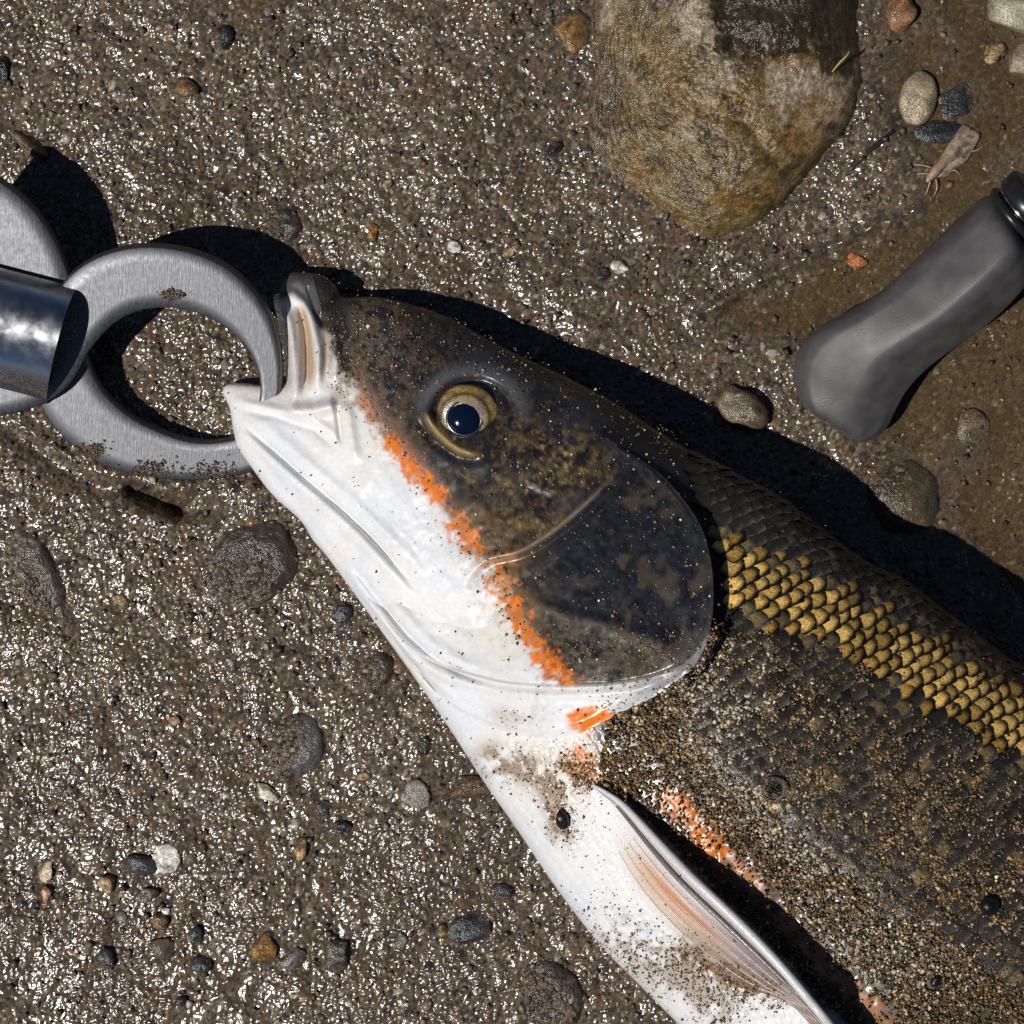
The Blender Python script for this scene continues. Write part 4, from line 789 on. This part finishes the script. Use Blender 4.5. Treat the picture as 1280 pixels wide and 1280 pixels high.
jaw('upper_jaw', [(334, 512, 12), (338, 485, 13), (334, 448, 17), (314, 405, 25), (272, 367, 33), (220, 349, 37), (165, 350, 40), (118, 372, 41), (82, 418, 36), (52, 462, 38), (0, 484, 36), (-60, 485, 36)], 0)
jaw('lower_jaw', [(330, 560, 22), (292, 573, 23), (245, 577, 24), (195, 569, 29), (142, 549, 35), (98, 512, 38), (72, 460, 38), (58, 400, 40), (38, 335, 42), (0, 285, 46), (-60, 245, 48)], -20)
# barrel: hollow steel tube with a cut end, axis running down to the right
axd_ = A([math.cos(math.radians(14.5)), math.sin(math.radians(14.5))]); end = A([76, 431.]); rad = 76
def barrel(name, l0, l1, r0, r1, m, parent, cap=False, seg=96, cut=0):
    ang = np.linspace(0, 2 * np.pi, seg, endpoint=False); rows_ = []
    for l, r_ in ((l1, r0), (l0 + 3, r0), (l0, r0 - 3), (l0, r1), (l1, r1)):
        x = np.full(seg, l, float); y = r_ * np.cos(ang); z = r_ * np.sin(ang); x = np.where(l > -100, x + cut * z / rad * 1.0, x)
        U = end[0] + axd_[0] * x - axd_[1] * y; Vv = end[1] + axd_[1] * x + axd_[0] * y; zz = np.maximum(plane_z(U, Vv) - 26 + z, -200); rows_.append(W(U, Vv, zz))
    return mk(name, np.stack(rows_), gridF(5, seg, wrap=True), m, parent, smooth=False)
b = barrel('barrel', 0, -520, rad, rad - 7, M['steel_tube'], GRIP, cut=-8)
bm = b.data
for p in bm.polygons: p.use_smooth = True
md = b.modifiers.new('edges', 'EDGE_SPLIT'); md.split_angle = math.radians(30)
ang = np.linspace(0, 2 * np.pi, 48, endpoint=False)
U = end[0] + axd_[0] * -16 - axd_[1] * (rad - 7.5) * np.cos(ang); Vv = end[1] + axd_[1] * -16 + axd_[0] * (rad - 7.5) * np.cos(ang)
mk('barrel_shade_disc', W(U, Vv, plane_z(U, Vv) - 26 + (rad - 7.5) * np.sin(ang)), A([list(range(48))]), M['dark'], GRIP, smooth=False)  # dark disc put in for the shade inside the open tube

cl = np.concatenate([rng.normal(0, 1, (260, 2)) * A([sx_, sy_]) + A([cx_, cy_]) for cx_, cy_, sx_, sy_ in ((190, 587, 15, 6), (272, 591, 20, 7), (115, 562, 8, 4), (215, 368, 7, 3))])
cr = np.clip(rng.gamma(4, .32, len(cl)) + .4, .7, 3.5); cz_ = plane_z(cl[:, 0], cl[:, 1]) - np.where(cl[:, 1] > 500, 20, 0) + cr * .3
inside_ = (cl[:, 1] < 597) & (cl[:, 0] < 296)
tag(grains('sand_clumps', cl[inside_, 0], cl[inside_, 1], cz_[inside_], cr[inside_], palette(rng.random(int(inside_.sum()))) * 1.3, M['grit']), 'small clumps of wet sand stuck on the steel jaws', 'sand', kind='stuff')
# ------------------------------------------------------------------ reel handle knob
KNOB = thing('reel_handle', 'grey rubber paddle knob of a fishing reel handle resting at the water', 'reel handle', tuple(W(1200, 400, 0)))
Lc = smooth_poly([(1052, 541), (1030, 526), (1008, 512), (995, 488), (991, 460), (1000, 434), (1025, 408), (1065, 386), (1108, 358), (1150, 318), (1190, 280), (1222, 251), (1240, 243)], 8)
Rc = smooth_poly([(1060, 548), (1078, 553), (1098, 545), (1110, 532), (1118, 515), (1132, 490), (1152, 467), (1180, 444), (1210, 424), (1238, 402), (1262, 380), (1285, 352), (1292, 325)], 8)
nk = 150; tt = np.linspace(0, 1, nk)
def rs(P, t): return np.stack([np.interp(t, np.linspace(0, 1, len(P)), P[:, k]) for k in (0, 1)], -1)
Lk, Rk = rs(Lc, tt), rs(Rc, tt); na = 72; an_ = np.linspace(0, 2 * np.pi, na, endpoint=False)
cx = np.cos(an_); sx = np.sin(an_)
px_ = np.sign(cx) * np.abs(cx) ** .75
fu_ = (1 - px_) / 2
U = Lk[:, None, 0] + (Rk - Lk)[:, None, 0] * fu_[None]; Vv = Lk[:, None, 1] + (Rk - Lk)[:, None, 1] * fu_[None]
endf = np.sqrt(np.clip(1 - np.clip(1 - tt / .17, 0, 1) ** 2, 0, 1)) * (1 - .45 * np.clip((tt - .93) / .07, 0, 1) ** 2)
th_ = np.interp(tt, [0, .2, .45, .7, .9, 1], [34, 40, 52, 66, 72, 62]) * endf
zc_ = np.interp(tt, [0, .3, .6, 1], [26, 40, 74, 112])
pf = np.interp(fu_, [0, .03, .08, .16, .35, .52, .62, .72, .84, .93, .98, 1], [0, .34, .56, .72, .84, .95, 1.0, .90, .58, .28, .10, 0])
crest = np.where(sx > 0, pf, -np.abs(sx) ** .9 * .8)
flat = np.interp(fu_, [0, .05, .15, .5, .8, .94, 1], [0, .5, .8, .92, .9, .6, 0])
mixk = sst(.12, .42, tt)[:, None]
Z = zc_[:, None] + th_[:, None] * np.where((sx > 0)[None], crest[None] * mixk + flat[None] * (1 - mixk), crest[None])
Z -= 7 * np.exp(-((fu_[None] - .86) / .16) ** 2) * (sx > 0)[None] * np.exp(-((tt[:, None] - .2) / .12) ** 2)
for _ in range(4): Z[3:-3] = (Z[:-6] + Z[1:-5] + Z[2:-4] + Z[3:-3] + Z[4:-2] + Z[5:-1] + Z[6:]) / 7
knob = mk('knob', W(U, Vv, Z), [gridF(nk, na, wrap=True), A([list(range(na))[::-1]]), A([list(range((nk - 1) * na, nk * na))])], M['rubber'], KNOB)
a3 = A([(1241, 297, 112), (1300, 245, 124)], float); d3 = (a3[1] - a3[0]); d3 /= np.linalg.norm(d3)
def cyl(name, l0, l1, r_, m, parent, bev=3, seg=40):
    X = np.cross(d3, [0, 0, 1]); X /= np.linalg.norm(X); Y = np.cross(d3, X); a = np.linspace(0, 2 * np.pi, seg, endpoint=False); rows_ = []
    for l, r in ((l0, r_ * .3), (l0, r_ - bev), (l0 + bev, r_), (l1 - bev, r_), (l1, r_ - bev), (l1, r_ * .3)):
        p = a3[0] + d3 * l + r * (np.cos(a)[:, None] * X + np.sin(a)[:, None] * Y); rows_.append(W(p[:, 0], p[:, 1], p[:, 2]))
    return mk(name, np.stack(rows_), gridF(6, seg, wrap=True), m, parent, smooth=False)
cyl('knob_cap', 34, 46, 46, M['black'], KNOB); cyl('washer', 45, 54, 38, M['chrome'], KNOB); cyl('collar', 52, 78, 46, M['black'], KNOB); cyl('shaft', 74, 260, 22, M['chrome'], KNOB)
tube('crank_arm', [(1425, 135, 150), (1520, 210, 100), (1620, 300, 30), (1660, 330, 0)], [24, 26, 26, 24], M['black'], KNOB, seg=14)

# ------------------------------------------------------------------ caddis-like insect
iz = max(GZ(1190, 195), -9.5)
BUG = thing('insect', 'small dead brown winged insect lying in the shallow water edge', 'insect', tuple(W(1190, 195, iz)))
def wing(name, pts, zt_, c0, c1):
    P = A(pts, float); P = np.concatenate([[P[k] * .88 + P[k - 1] * .12, P[k] * .88 + P[(k + 1) % len(P)] * .12] for k in range(len(P))]); Q = np.concatenate([P[k] + (P[(k + 1) % len(P)] - P[k]) * np.linspace(0, 1, 5, endpoint=False)[:, None] for k in range(len(P))]); c = Q.mean(0); nr = 9; r = np.linspace(0, 1, nr)[:, None]
    u = c[0] + (Q[:, 0] - c[0])[None] * r; v = c[1] + (Q[:, 1] - c[1])[None] * r; z = iz + zt_ + 6 * (1 - r ** 2) + 0 * u
    n = fbm(u, v, 5, 3, 220); col = np.zeros(u.shape + (3,)); col[:] = c0; col = mixc(col, c1, sst(.45, .6, n)); m_ = len(Q)
    V = np.concatenate([W(u, v, z).reshape(-1, 3), W(u[-1], v[-1], z[-1] - 2)]); F = gridF(nr, m_, wrap=True); lb = (nr - 1) * m_; j = np.arange(m_); j2 = (j + 1) % m_
    return mk(name, V, np.concatenate([F, np.stack([lb + j, nr * m_ + j, nr * m_ + j2, lb + j2], 1)]), M['wing'], BUG, col=np.concatenate([col.reshape(-1, 3), col[-1]]))
wing('wing', [(1163, 216), (1203, 154), (1215, 161), (1200, 190), (1174, 221)], 5, (.30, .235, .17), (.15, .115, .085))
wing('wing', [(1170, 222), (1198, 190), (1213, 160), (1227, 168), (1208, 203), (1184, 220)], 4, (.27, .21, .15), (.09, .07, .055))
tube('body', [(1161, 224, iz + 6), (1170, 213, iz + 9), (1190, 190, iz + 5), (1203, 174, iz + 3)], [3.5, 6.5, 5, 2], M['wing'], BUG, col=(.28, .19, .12))
tube('head', [(1159, 227, iz + 5), (1163, 221, iz + 7), (1167, 216, iz + 7)], [3, 4.6, 3.5], M['wing'], BUG, col=(.32, .22, .14))
for pts in ([(1164, 209, iz + 7), (1148, 206, iz + 8), (1130, 210, iz + 2)], [(1164, 217, iz + 6), (1152, 217, iz + 7), (1140, 219, iz + 1)], [(1170, 224, iz + 6), (1171, 236, iz + 6), (1167, 245, iz + 1)], [(1163, 227, iz + 5), (1160, 236, iz + 4), (1157, 244, iz + 1)], [(1182, 214, iz + 4), (1194, 213, iz + 5), (1201, 219, iz + 0)], [(1208, 190, iz + 3), (1220, 188, iz + 3), (1228, 183, iz + 0)]):
    tube('leg', pts, [1.2, 1.0, .5], M['wing'], BUG, seg=6, col=(.36, .25, .16))
